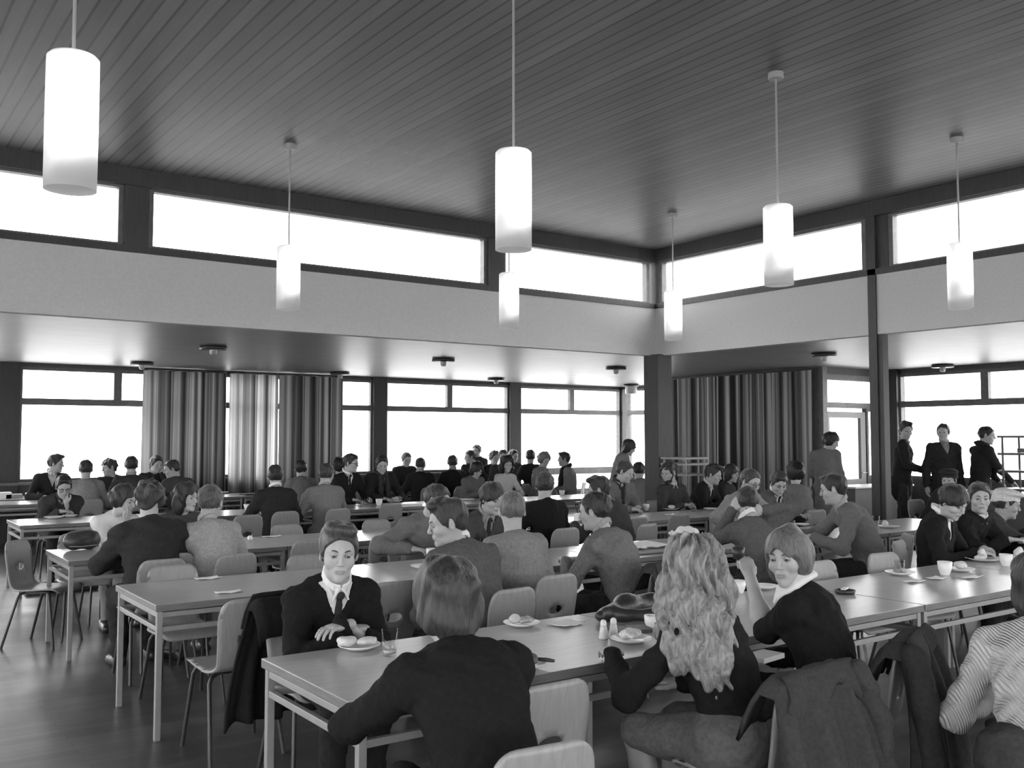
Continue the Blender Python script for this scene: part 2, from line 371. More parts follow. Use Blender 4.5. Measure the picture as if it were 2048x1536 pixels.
# ------------------------------------------------------------------ small annex ceiling lights
def disc_lamp(px, py, label, box=False):
    P = at_z(px, py, ZL)
    r = empty('ceiling_light', (P[0], P[1], ZL), 0, label, 'ceiling light', 'dark disc lights on the annex ceiling')
    MB().lathe([(.15, -.05), (.165, -.045), (.165, -.01), (.05, 0)], 28).build('disc', M_BLACKTUBE, r)
    if box: MB().lathe([(.0, -.21), (.12, -.21), (.125, -.2), (.125, -.05)], 24).build('lamp_shade', mat('opal_cap', .5, .3), r)
    else: MB().lathe([(.0, -.115), (.03, -.112), (.042, -.09), (.045, -.05)], 18).build('bulb', mat('opal_cap', .35, .3), r)
for px, py, lab in [(427, 692, 'dark disc light nearest the fascia, left part of the annex ceiling'), (284, 724, 'leftmost dark disc light on the annex ceiling, above the window end'),
        (680, 744, 'dark disc light above the right end of the dark striped curtain'), (887, 717, 'dark disc light in the middle of the annex ceiling'),
        (992, 756, 'dark disc light over the middle window mullion'), (1232, 734, 'dark disc light just left of the corner column'),
        (1648, 706, 'dark disc light left of the tall column, above the glazed door'), (1885, 729, 'dark disc light right of the tall column')]:
    disc_lamp(px, py, lab)
disc_lamp(1262, 768, 'disc light with pale drum shade at the far window corner', True)
# ------------------------------------------------------------------ daylight
w = bpy.data.worlds.new('overcast'); bpy.context.scene.world = w; w.use_nodes = True
bg = w.node_tree.nodes['Background']; bg.inputs[0].default_value = (1, 1, 1, 1); bg.inputs[1].default_value = SKY
def portal(cx, cy, cz, nx, ny, w_, h_):
    l = bpy.data.lights.new('daylight_portal', 'AREA'); l.shape = 'RECTANGLE'; l.size = w_; l.size_y = h_; l.cycles.is_portal = True
    o = bpy.data.objects.new('daylight_portal', l); COL.objects.link(o); o.location = (cx, cy, cz)
    o.rotation_euler = Vector((nx, ny, 0)).to_track_quat('-Z', 'Y').to_euler()
portal((XL+XR)/2, YF+.25, 1.55, 0, -1, XR-XL, 2.3); portal(XB+.25, 2.4, 1.75, -1, 0, 14, 1.8); portal(XB+.25, 14.6, 1.55, -1, 0, 3, 2.3)
portal((XL+HX)/2, HY+.3, 3.72, 0, -1, HX-XL, .7); portal(HX+.3, (YN+HY)/2, 3.72, -1, 0, HY-YN, .7)
portal((XL+XR)/2, YN-.25, 2.4, 0, 1, XR-XL, 3.3); portal(XL-.25, (YN+YF)/2, 2.4, 1, 0, YF-YN, 3.3)
portal(13.8, PY0+.2, 1.6, 0, -1, 1.5, 2)
# ================================================================== tables and chairs
TL, TW = 1.64, .85
def make_table():
    r = empty('refectory_table', (0, 0, 0))
    mb = MB().box((0.004, 0, T-.036), (TL-.004, TW, T))
    mb.m = [0, 0, 1, 1, 1, 1]; mb.m[0] = 1; mb.m[1] = 0
    mb.build('table_top', [M_TABLE, M_TEDGE], r, bevel=.003)
    for x in (.03, TL-.03):
        for y in (.03, TW-.03):
            MB().box((x-.015, y-.015, 0), (x+.015, y+.015, T-.036)).build('leg', M_STEEL, r, bevel=.002)
    for z in (T-.07, T-.145):
        mb = MB()
        for y in (.03, TW-.03): mb.box((.045, y-.011, z), (TL-.045, y+.011, z+.026))
        for x in (.03, TL-.03): mb.box((x-.011, .045, z), (x+.011, TW-.045, z+.026))
        mb.build('upper_rail_frame' if z > T-.1 else 'lower_rail_frame', M_STEEL, r, bevel=.002)
    return r
ROWS = [('front', 1.44, 2.87, 4), ('second', 1.44, 5.20, 5), ('third', 1.44, 7.40, 5), ('fourth', 1.62, 10.65, 5), ('window', 1.85, 14.0, 5)]
ORD = ['left end', 'second from left', 'middle', 'fourth from left', 'right end']
tproto = None
for rn, x0, y0, n in ROWS:
    for i in range(n):
        if tproto is None: t = tproto = make_table()
        else: t = copy_tree(tproto)
        t.location = (x0+i*TL, y0, 0)
        pos = ORD[i] if n == 5 else ['left end', 'second from left', 'third from left', 'right end'][i]
        tag(t, '%s table of the %s row of wooden refectory tables' % (pos, rn), 'table', 'refectory tables in long rows')
SIDE = copy_tree(tproto); SIDE.location = (1.25, 15.2, 0)
tag(SIDE, 'table pushed against the sill under the far left window', 'table', 'refectory tables in long rows')

def chair_profile():
    # (forward, up) polyline from seat front edge to back top, forward = +y
    c = [(.21, .405), (.20, .428), (.16, .440), (.02, .430), (-.10, .426), (-.155, .437), (-.182, .468), (-.195, .52), (-.215, .62), (-.245, .79)]
    pts = []
    for i in range(len(c)-1):
        p0 = c[max(i-1, 0)]; p1 = c[i]; p2 = c[i+1]; p3 = c[min(i+2, len(c)-1)]
        for k in range(6):
            t = k/6
            pts.append(tuple(.5*(2*p1[a]+(p2[a]-p0[a])*t+(2*p0[a]-5*p1[a]+4*p2[a]-p3[a])*t*t+(3*p1[a]-p0[a]-3*p2[a]+p3[a])*t**3) for a in (0, 1)))
    pts.append(c[-1]); return np.array(pts)
def chair_shell():
    pr = chair_profile(); seg = np.linalg.norm(np.diff(pr, axis=0), axis=1); L = np.concatenate([[0], np.cumsum(seg)]); tot = L[-1]
    def width(u):
        k = u/tot
        return np.interp(k, [0, .15, .45, .55, .65, .85, 1], [.180, .188, .180, .150, .152, .160, .142])
    rc = .055; out = []
    us = np.linspace(0, tot, 40)
    def side(u):
        w = width(u); e = min(u, tot-u)
        if e < rc: w -= rc-math.sqrt(max(rc*rc-(rc-e)**2, 0))
        return w
    es = np.concatenate([tot-np.array([0, .003, .01, .02, .035, .055])[::-1]])
    us = np.concatenate([[0, .003, .01, .02, .035, .055], np.linspace(.08, tot-.08, 26), es])
    for u in us: out.append((side(u), u))
    poly = out+[(-x, u) for x, u in out[::-1]]
    uh = tot-.205; hole = [(.052*math.cos(a), uh+.027*math.sin(a)) for a in np.linspace(0, 2*math.pi, 28, endpoint=False)]
    verts = [Vector(p) for p in poly]; edges = [(i, (i+1) % len(poly)) for i in range(len(poly))]
    b = len(verts); verts += [Vector(p) for p in hole]; edges += [(b+i, b+(i+1) % 28) for i in range(28)]
    for u in np.linspace(.02, tot-.02, 34):
        w = side(u)
        for q in np.linspace(-.85, .85, 9):
            x = q*w
            if (x/.062)**2+((u-uh)/.037)**2 > 1.05: verts.append(Vector((x, u)))
    vo, _, fo, _, _, _ = delaunay_2d_cdt(verts, edges, [], 0, 1e-6)
    P = np.array([[v.x, v.y] for v in vo]); mb = MB(); fs = []
    for f in fo:
        c = P[list(f)].mean(0)
        if abs(c[0]) > side(min(max(c[1], 0), tot))+1e-4 or (c[0]/.052)**2+((c[1]-uh)/.027)**2 < .99: continue
        fs.append(list(f))
    V = []
    for x, u in P:
        y = np.interp(u, L, pr[:, 0]); z = np.interp(u, L, pr[:, 1]); k = max(0, (u/tot-.55)/.45)
        dish = .10*x*x/.17                          # back is dished, seat slightly too
        V.append((x, y+(dish*6*.16*k), z+dish*.25*(1-k)))
    mb.add(V, fs, 0, True); return mb.mesh('seat_shell', M_PLY)
def make_chair():
    r = empty('plywood_chair', (0, 0, 0))
    o = link('seat_shell', chair_shell(), r); k = o.modifiers.new('thick', 'SOLIDIFY'); k.thickness = .011; k.offset = 0
    for sx in (-1, 1):
        MB().tube([(sx*.10, .10, .418), (sx*.145, .135, .405), (sx*.16, .145, .37), (sx*.19, .205, .0)], .0105, 8).build('leg', M_BLACKTUBE, r)
        MB().tube([(sx*.10, -.07, .412), (sx*.145, -.10, .40), (sx*.16, -.11, .37), (sx*.185, -.215, .0)], .0105, 8).build('leg', M_BLACKTUBE, r)
    MB().box((-.12, -.09, .404), (.12, .12, .418)).build('seat_bracket', M_BLACKTUBE, r)
    return r
cproto = None; NCH = [0]
def chair(x, y, yaw, label):
    """x,y = seat centre; yaw = direction the sitter faces"""
    global cproto
    if cproto is None: c = cproto = make_chair()
    else: c = copy_tree(cproto)
    c.location = (x, y, 0); c.rotation_euler = (0, 0, R(yaw-90)); NCH[0] += 1
    return tag(c, label, 'chair', 'moulded plywood chairs')
def chair_px(px, py, Yb, yaw, label, dz=0):
    P = at_y(px, py, Yb); f = (math.cos(R(yaw)), math.sin(R(yaw)))
    return chair(P[0]+f[0]*.235, P[1]+f[1]*.235, yaw, label)
def empty_chairs():
    chair_px(503, 1195, 4.63, 90, 'empty plywood chair with oval hand hole, left of young man in v-neck')
    chair_px(792, 1170, 4.72, 90, 'empty plywood chair right behind the shoulder of young man in v-neck')
    chair_px(1108, 1345, 2.48, 90, 'empty plywood chair beside the nearest person in black jumper')
    chair_px(345, 1112, 6.72, 90, 'empty plywood chair between heavy dark coat and pale jumper')
    chair_px(345, 1142, 6.13, 270, 'empty chair back just showing over left end of second row')
    chair_px(622, 1087, 6.98, 90, 'empty chair above and left of young man in v-neck')
    chair_px(615, 1119, 6.13, 270, 'low chair back behind second table, left of young man in v-neck')
    chair_px(573, 1057, 8.34, 270, 'low striped-lit chair back behind third row, below dark suit')
    chair_px(752, 1046, 8.34, 270, 'low chair back behind third row, left of tweed jacket man')
    chair_px(783, 1017, 10.3, 90, 'empty chair at the fourth row below scarf-wearing man')
    chair_px(497, 1034, 9.6, 90, 'empty chair between pale jumper man and dark-suited man')
    chair_px(775, 1074, 7.0, 90, 'empty chair against tweed sleeve in third row')
    chair_px(1275, 1035, 7.08, 90, 'empty chair in third row below the dish of open grey jacket man')
    chair_px(1360, 1030, 7.1, 90, 'dark-shaded empty chair in third row under bearded man')
    chair_px(1640, 1150, 3.9, 270, 'rounded chair back showing behind front row, right of turned woman')
    chair_px(1765, 1120, 3.92, 262, 'empty chair behind glass and saucer on front row')
    P = at_z(88, 1175, .43); chair(P[0], P[1], 318, 'empty chair turned sideways at far left between two table ends')
    P = at_z(160, 1165, .43); chair(P[0]+.05, 8.38, 270, 'chair tucked in behind the dark bag on left table')
# ================================================================== signed-distance sculpting
f32 = np.float32
class Sculpt:
    """smooth union / carving of simple solids, meshed as one continuous surface"""
    def __init__(s): s.ops = []
    def _add(s, fn, lo, hi, k, mode): s.ops.append((fn, np.array(lo, float), np.array(hi, float), k, mode)); return s
    def cone(s, a, b, ra, rb, k=.02, mode='u'):
        a = np.array(a, float); b = np.array(b, float); r = max(ra, rb); ba = b-a; L2 = float(ba@ba)+1e-9
        def fn(X, Y, Z):
            px, py, pz = X-f32(a[0]), Y-f32(a[1]), Z-f32(a[2])
            t = np.clip((px*f32(ba[0])+py*f32(ba[1])+pz*f32(ba[2]))/f32(L2), 0, 1)
            return np.sqrt((px-t*f32(ba[0]))**2+(py-t*f32(ba[1]))**2+(pz-t*f32(ba[2]))**2)-(f32(ra)+t*f32(rb-ra))
        return s._add(fn, np.minimum(a, b)-r, np.maximum(a, b)+r, k, mode)
    def ell(s, c, r, A=None, k=.02, mode='u'):
        c = np.array(c, float); r = np.array(r, float)
        A = np.eye(3) if A is None else np.array(A, float)     # rows = axes
        ext = np.sqrt(((A*r[:, None])**2).sum(0))
        def fn(X, Y, Z):
            px, py, pz = X-f32(c[0]), Y-f32(c[1]), Z-f32(c[2])
            q = [(px*f32(A[i, 0])+py*f32(A[i, 1])+pz*f32(A[i, 2])) for i in range(3)]
            k0 = np.sqrt(sum((q[i]/f32(r[i]))**2 for i in range(3))); k1 = np.sqrt(sum((q[i]/f32(r[i]**2))**2 for i in range(3)))
            return k0*(k0-1)/(k1+f32(1e-6))
        return s._add(fn, c-ext, c+ext, k, mode)
    def fun(s, fn, lo, hi, k=.01, mode='c'): return s._add(fn, lo, hi, k, mode)
    def bounds(s):
        lo = np.min([o[1] for o in s.ops if o[4] == 'u'], 0); hi = np.max([o[2] for o in s.ops if o[4] == 'u'], 0); return lo, hi
    def mesh(s, h, noise=None, pad=None):
        lo, hi = s.bounds(); pad = (pad or .02)+2*h; lo = lo-pad; hi = hi+pad
        n = np.ceil((hi-lo)/h).astype(int)+1
        ax = [(lo[i]+h*np.arange(n[i])).astype(f32) for i in range(3)]
        D = np.full(n, 1.0, f32)
        for fn, l, u, k, mode in s.ops:
            m = k+3*h+.01
            i0 = np.maximum(np.floor((l-m-lo)/h).astype(int), 0); i1 = np.minimum(np.ceil((u+m-lo)/h).astype(int)+1, n)
            if (i1 <= i0).any(): continue
            sl = tuple(slice(a, b) for a, b in zip(i0, i1))
            d = fn(ax[0][sl[0]][:, None, None], ax[1][sl[1]][None, :, None], ax[2][sl[2]][None, None, :]).astype(f32)
            v = D[sl]; d = np.broadcast_to(d, v.shape)
            if mode == 'u':
                t = np.clip(f32(.5)+f32(.5/k)*(v-d), 0, 1); D[sl] = v+(d-v)*t-f32(k)*t*(1-t)
            elif mode == 's':      # subtract
                d = -d; t = np.clip(f32(.5)-f32(.5/k)*(v-d), 0, 1); D[sl] = v+(d-v)*t+f32(k)*t*(1-t)
            else: D[sl] = np.maximum(v, d)      # clip
        if noise is not None:
            D += noise(ax[0][:, None, None], ax[1][None, :, None], ax[2][None, None, :])
        return surface_net(D, lo, h)
def surface_net(D, lo, h):
    s = D < 0
    s[0] = s[-1] = False; s[:, 0] = s[:, -1] = False; s[:, :, 0] = s[:, :, -1] = False
    D = np.where(s, D, np.maximum(D, 1e-5))
    cs = np.zeros(tuple(k-1 for k in D.shape), np.int8)
    for i in (0, 1):
        for j in (0, 1):
            for k in (0, 1):
                cs += s[i:s.shape[0]-1+i, j:s.shape[1]-1+j, k:s.shape[2]-1+k]
    cell = np.argwhere((cs > 0) & (cs < 8))
    if not len(cell): return np.zeros((0, 3)), np.zeros((0, 4), int)
    idx = np.full(cs.shape, -1, np.int64); idx[tuple(cell.T)] = np.arange(len(cell))
    acc = np.zeros((len(cell), 3)); cnt = np.zeros(len(cell))
    offs = [(i, j, k) for i in (0, 1) for j in (0, 1) for k in (0, 1)]
    val = {o: D[cell[:, 0]+o[0], cell[:, 1]+o[1], cell[:, 2]+o[2]] for o in offs}
    for o in offs:
        for a in range(3):
            if o[a]: continue
            q = list(o); q[a] = 1; q = tuple(q)
            v0, v1 = val[o], val[q]; m = (v0 < 0) != (v1 < 0)
            t = v0/(v0-v1+1e-12*((v0-v1) == 0)); p = np.tile(np.array(o, float), (len(cell), 1)); p[:, a] = t
            acc[m] += p[m]; cnt[m] += 1
    V = lo+h*(cell+acc/np.maximum(cnt, 1)[:, None])
    F = []
    for a in range(3):
        b, c = (a+1) % 3, (a+2) % 3
        sa = np.moveaxis(s, [a, b, c], [0, 1, 2]); e = np.argwhere(sa[:-1, 1:-1, 1:-1] != sa[1:, 1:-1, 1:-1])
        if not len(e): continue
        e[:, 1:] += 1; flip = sa[e[:, 0], e[:, 1], e[:, 2]]
        ix = np.moveaxis(idx, [a, b, c], [0, 1, 2])
        q = np.stack([ix[e[:, 0], e[:, 1]-1, e[:, 2]-1], ix[e[:, 0], e[:, 1], e[:, 2]-1], ix[e[:, 0], e[:, 1], e[:, 2]], ix[e[:, 0], e[:, 1]-1, e[:, 2]]], 1)
        q[~flip] = q[~flip][:, ::-1]; F.append(q)
    return V, np.concatenate(F)
def np_mesh(name, V, F, mats, mi=None):
    me = bpy.data.meshes.new(name); V = np.ascontiguousarray(V, np.float32); nf = len(F)
    me.vertices.add(len(V)); me.vertices.foreach_set('co', V.ravel())
    me.loops.add(nf*4); me.loops.foreach_set('vertex_index', np.ascontiguousarray(F, np.int32).ravel())
    me.polygons.add(nf); me.polygons.foreach_set('loop_start', np.arange(0, nf*4, 4, dtype=np.int32))
    try: me.polygons.foreach_set('loop_total', np.full(nf, 4, np.int32))
    except Exception: pass
    for m in mats: me.materials.append(m)
    if mi is not None: me.polygons.foreach_set('material_index', np.ascontiguousarray(mi, np.int32))
    me.polygons.foreach_set('use_smooth', np.ones(nf, bool)); me.update(calc_edges=True); return me
def merge(parts):
    Vs, Fs, n = [], [], 0
    for V, F in parts: Vs.append(V); Fs.append(F+n); n += len(V)
    return np.concatenate(Vs), np.concatenate(Fs)

# ------------------------------------------------------------------ head, hair, hands (local templates: x right, y forward, z up)
CACHE = {}
def head_tpl(res, woman=False):
    key = ('head', res, woman)
    if key in CACHE: return CACHE[key]
    s = Sculpt(); j = .88 if woman else 1.0
    s.ell((0, -.012, .030), (.074, .097, .088), k=.02)
    s.ell((0, .030, -.035), (.058*j, .062, .070), k=.03)
    s.ell((0, .030, .03), (.062, .066, .055), k=.02)               # forehead
    s.ell((0, .034, -.080), (.044*j, .050, .030), k=.025)            # jaw
    s.ell((0, .076, -.098), (.023*j, .018, .017), k=.018)            # chin
    for x in (-1, 1):
        s.ell((x*.043, .060, -.024), (.022, .024, .022), k=.02)      # cheek
        s.cone((x*.012, .090, .028), (x*.042, .078, .026), .009, .008, k=.012)   # brow ridge
    for x in (-1, 1): s.ell((x*.031, .099, .008), (.019, .017, .0125), k=.012, mode='s')   # sockets
    s.cone((0, .090, .020), (0, .112, -.022), .0075, .0105, k=.010)   # nose
    for x in (-1, 1): s.ell((x*.0115, .103, -.027), (.008, .010, .007), k=.006)
    s.ell((0, .088, -.054), (.024, .011, .014), k=.012)              # upper lip mound
    s.ell((0, .0925, -.0545), (.021, .0072, .0034), k=.004)
    s.ell((0, .0915, -.0642), (.018, .0074, .0042), k=.004)
    s.ell((0, .1035, -.0595), (.025, .010, .0016), k=.003, mode='s')  # mouth line
    for x in (-1, 1):
        s.ell((x*.031, .079, .008), (.0135, .0125, .0125), k=.003)    # closed lid volume round the eye
        A = np.array([[math.cos(x*.35), -math.sin(x*.35), 0], [math.sin(x*.35), math.cos(x*.35), 0], [0, 0, 1]])
        s.ell((x*.078, -.008, -.002), (.009, .019, .031), A, k=.006)  # ear
        s.ell((x*.087, -.006, .003), (.006, .011, .018), A, k=.006, mode='s')
    s.cone((0, -.022, -.03), (0, -.036, -.172), .051 if not woman else .045, .056 if not woman else .049, k=.03)
    s.cone((0, -.02, -.075), (0, .02, -.085), .04, .03, k=.03)
    V, F = s.mesh(res)
    C = V[F].mean(1)
    lip = (np.abs(C[:, 0]) < .0195) & (np.abs(C[:, 2]+.0598) < .0075) & (C[:, 1] > .084)
    eye = (np.abs(np.abs(C[:, 0])-.031) < .0125) & (np.abs(C[:, 2]-.008) < .0055) & (C[:, 1] > .06)
    mi = np.where(lip, 1, np.where(eye, 2, 0))
    CACHE[key] = (V, F, mi); return CACHE[key]
def smooth_noise(amp, fs, seed=0):
    rnd = random.Random(seed); w = [(rnd.uniform(-1, 1), rnd.uniform(-1, 1), rnd.uniform(-1, 1), rnd.uniform(0, 6)) for _ in range(5)]
    def fn(X, Y, Z):
        r = 0
        for a, b, c, p in w:
            r = r+np.sin(f32(fs)*(f32(a)*X+f32(b)*Y+f32(c)*Z)+f32(p)+f32(1.3)*np.sin(f32(fs*.6)*(f32(c)*X+f32(a)*Y-f32(b)*Z)))
        return (f32(amp/2.2)*r).astype(f32)
    return fn
HAIR = dict(
    short=dict(inf=.012, top=.006, pts=[(.09, .084), (.075, .080), (.055, .055), (.035, .012), (.012, -.012), (.0, .03), (-.018, .03), (-.03, -.045), (-.09, -.062)], noise=(.0035, 130)),
    side=dict(inf=.014, top=.010, pts=[(.10, .078), (.08, .072), (.058, .050), (.04, .010), (.015, -.014), (.0, .028), (-.018, .026), (-.03, -.05), (-.09, -.066)], noise=(.005, 90), add=[((.018, .056, .106), (.055, .042, .026))]),
    quiff=dict(inf=.013, top=.014, pts=[(.11, .086), (.08, .080), (.06, .052), (.04, .012), (.015, -.014), (.0, .028), (-.018, .026), (-.03, -.05), (-.09, -.066)], noise=(.006, 75), add=[((-.014, .062, .118), (.056, .042, .032)), ((.03, .03, .124), (.045, .055, .028)), ((.0, -.04, .10), (.07, .06, .035))]),
    crop=dict(inf=.008, top=.0, pts=[(.07, .060), (.05, .05), (.03, .012), (.01, .0), (.0, .034), (-.02, .03), (-.035, -.03), (-.09, -.05)], noise=(.002, 150)),
    curly=dict(inf=.020, top=.008, pts=[(.10, .072), (.08, .068), (.058, .045), (.04, .005), (.015, -.02), (.0, .02), (-.018, .015), (-.03, -.055), (-.1, -.07)], noise=(.011, 85)),
    bowl=dict(inf=.020, top=.004, pts=[(.12, .030), (.07, .026), (.05, .0), (.02, -.02), (-.0, -.01), (-.02, -.035), (-.04, -.065), (-.1, -.075)], noise=(.005, 80)),
    bob=dict(inf=.024, top=.008, pts=[(.12, .036), (.075, .034), (.058, -.0), (.045, -.07), (.02, -.11), (-.03, -.135), (-.12, -.13)], noise=(.007, 70), add=[((-.055, -.015, -.03), (.042, .06, .075)), ((.055, -.015, -.03), (.042, .06, .075)), ((0, -.055, -.045), (.078, .05, .10))]),
    bouffant=dict(inf=.032, top=.016, pts=[(.1, .062), (.07, .055), (.05, .0), (.03, -.045), (.0, -.06), (-.04, -.07), (-.13, -.075)], noise=(.008, 65), add=[((0, -.05, .02), (.10, .085, .09))]),
    mane=dict(inf=.036, top=.012, pts=[(.1, .055), (.07, .05), (.052, -.0), (.04, -.08), (.02, -.15), (-.03, -.16), (-.14, -.16)], noise=(.011, 60), add=[((-.07, -.02, -.07), (.05, .065, .09)), ((.07, -.02, -.07), (.05, .065, .09)), ((0, -.06, -.06), (.10, .06, .10))]),
    long=dict(inf=.040, top=.018, pts=[(.1, .055), (.07, .05), (.052, -.0), (.04, -.10), (.02, -.22), (-.03, -.5), (-.14, -.5)], noise=(.013, 48), streak=True, add=[((-.085, -.03, -.08), (.062, .075, .13)), ((.085, -.03, -.08), (.065, .075, .14)), ((0, -.075, -.10), (.125, .06, .15)), ((0, -.145, -.18), (.15, .068, .14)), ((.03, -.20, -.27), (.115, .055, .10)), ((-.06, -.19, -.24), (.06, .05, .10)), ((.075, -.225, -.33), (.06, .045, .09))]),
    cap=dict(inf=.022, top=.012, pts=[(.12, .045), (.05, .04), (.0, .035), (-.06, .02), (-.12, .0)], noise=(.003, 40), add=[((0, .01, .105), (.115, .125, .034))]),
)
def hair_tpl(style, res, seed=0):
    key = ('hair', style, res, seed)
    if key in CACHE: return CACHE[key]
    q = HAIR[style]; s = Sculpt(); i = q['inf']
    s.ell((0, -.012, .030+q['top']*.5), (.075+i, .098+i, .089+i*.8+q['top']*.5), k=.02)
    for c, r in q.get('add', []): s.ell(c, r, k=.025)
    ys = np.array([p[0] for p in q['pts']][::-1]); zs = np.array([p[1] for p in q['pts']][::-1])
    am = .008 if style in ('bob', 'mane', 'long', 'bowl') else .004
    def clip(X, Y, Z):
        return (np.interp(Y, ys, zs).astype(f32)+f32(am)*np.sin(f32(95)*X+f32(seed))+f32(am*.6)*np.sin(f32(60)*Y+f32(2*seed)))-Z+X*0
    lo, hi = s.bounds(); s.fun(clip, lo-.05, hi+.05)
    def face(X, Y, Z):      # keep the face itself free of hair
        d = np.sqrt((X/f32(.064))**2+((Y-f32(.11))/f32(.075))**2+((Z+f32(.045))/f32(.098))**2)
        return (f32(1)-d)*f32(.05)
    if style not in ('cap',): s.fun(face, lo-.05, hi+.05)
    a, fr = q['noise']; base = smooth_noise(a, fr, seed+3)
    if q.get('streak'):
        def nz(X, Y, Z):
            th = np.arctan2(X, -Y-f32(.0)+f32(.02))
            return base(X, Y, Z*f32(.35))*f32(.8)+f32(.011)*np.sin(f32(15)*th+f32(2.6)*np.sin(f32(30)*Z+f32(9)*X)+f32(seed))+f32(.007)*np.sin(f32(37)*th+f32(2.4)*np.sin(f32(38)*Z+f32(14)*X))
    else:
        def nz(X, Y, Z): return base(X, Y, Z*f32(.6))
    CACHE[key] = s.mesh(res, nz, pad=.06); return CACHE[key]
def hand_tpl(pose, res):
    key = ('hand', pose, res)
    if key in CACHE: return CACHE[key]
    curl = dict(relax=(.25, .45, .35), flat=(.08, .12, .1), grip=(.9, 1.0, .7), fist=(1.25, 1.45, 1.0))[pose]
    s = Sculpt()
    A = np.eye(3)
    s.cone((0, -.045, 0), (0, .01, 0), .026, .025, k=.02)
    s.ell((0, .045, 0), (.041, .052, .0155), k=.02)
    s.ell((-.022, .03, -.006), (.018, .03, .014), k=.015)
    for fi, (x, L, r) in enumerate([(-.029, .072, .0085), (-.0095, .080, .0088), (.010, .075, .0085), (.0285, .060, .0075)]):
        p = np.array([x, .083-.006*abs(fi-1.2), 0.0]); a = 0.0; spread = (x)*1.2*(.3 if pose in ('grip', 'fist') else 1)
        s.cone((x*.8, .045, 0), p, .010, r*1.05, k=.008)
        for k, (f, c) in enumerate(zip((.45, .31, .24), curl)):
            a += c*(1+.12*(fi-1)); n = p+L*f*np.array([math.sin(spread)*math.cos(a), math.cos(spread)*math.cos(a), -math.sin(a)])
            s.cone(p, n, r*(1-.08*k), r*(.94-.10*k), k=.003); p = n
    if pose in ('grip', 'fist'): th = [(-.030, .018, -.006), (-.044, .045, -.022), (-.030, .070, -.040), (-.012, .080, -.045)]
    else: th = [(-.030, .018, -.004), (-.052, .045, -.010), (-.058, .072, -.013), (-.056, .092, -.017)]
    for k in range(3): s.cone(th[k], th[k+1], .0125-.0015*k, .011-.0015*k, k=.006)
    CACHE[key] = s.mesh(res); return CACHE[key]
# ================================================================== people
def nrm(v): v = np.array(v, float); return v/(np.linalg.norm(v)+1e-9)
def rotm(yaw, pitch=0, roll=0):
    """columns: right, forward, up of a frame facing world yaw (deg), nose down by pitch"""
    m = Matrix.Rotation(R(yaw-90), 3, 'Z') @ Matrix.Rotation(R(-pitch), 3, 'X') @ Matrix.Rotation(R(roll), 3, 'Y')
    return np.array(m)
def eye_mesh():
    if 'eye' in CACHE: return CACHE['eye']
    mb = MB(); n, m = 14, 8; rad = .0139; vs = []; fs = []; mi = []
    for i in range(n+1):
        az = -52+104*i/n; lim = 21*math.sqrt(max(0, 1-(az/54)**2))
        for j in range(m+1):
            el = -lim*.85+1.85*lim*j/m
            vs.append((rad*math.sin(R(az))*math.cos(R(el)), rad*math.cos(R(az))*math.cos(R(el)), rad*math.sin(R(el))))
    for i in range(n):
        for j in range(m):
            f = [i*(m+1)+j, (i+1)*(m+1)+j, (i+1)*(m+1)+j+1, i*(m+1)+j+1]; c = np.mean([vs[k] for k in f], 0)
            fs.append(f); mi.append(1 if math.hypot(c[0], c[2]) < .0070 else 0)
    for f, q in zip(fs, mi): mb.f.append(f); mb.m.append(q); mb.sm.append(True)
    mb.v = vs
    CACHE['eye'] = mb.mesh('eye', [mat('eye_white', .33, .3), mat('iris_dark', .02, .2)]); return CACHE['eye']
SEATPAL = []
def ik(Sh, W, a, b, pole):
    d = W-Sh; L = np.linalg.norm(d); Lm = min(L, (a+b)*.985)
    u = d/(L+1e-9); W2 = Sh+u*Lm
    x = (a*a-b*b+Lm*Lm)/(2*Lm); h = math.sqrt(max(a*a-x*x, 0))
    p = pole-u*(pole@u); p = nrm(p)
    return Sh+u*x+p*h, W2
def child_mesh(name, V, F, mats, root, mi=None, under=None):
    loc = np.array(root.location)
    return link(name, np_mesh(name, V-loc, F, mats, mi), under or root)
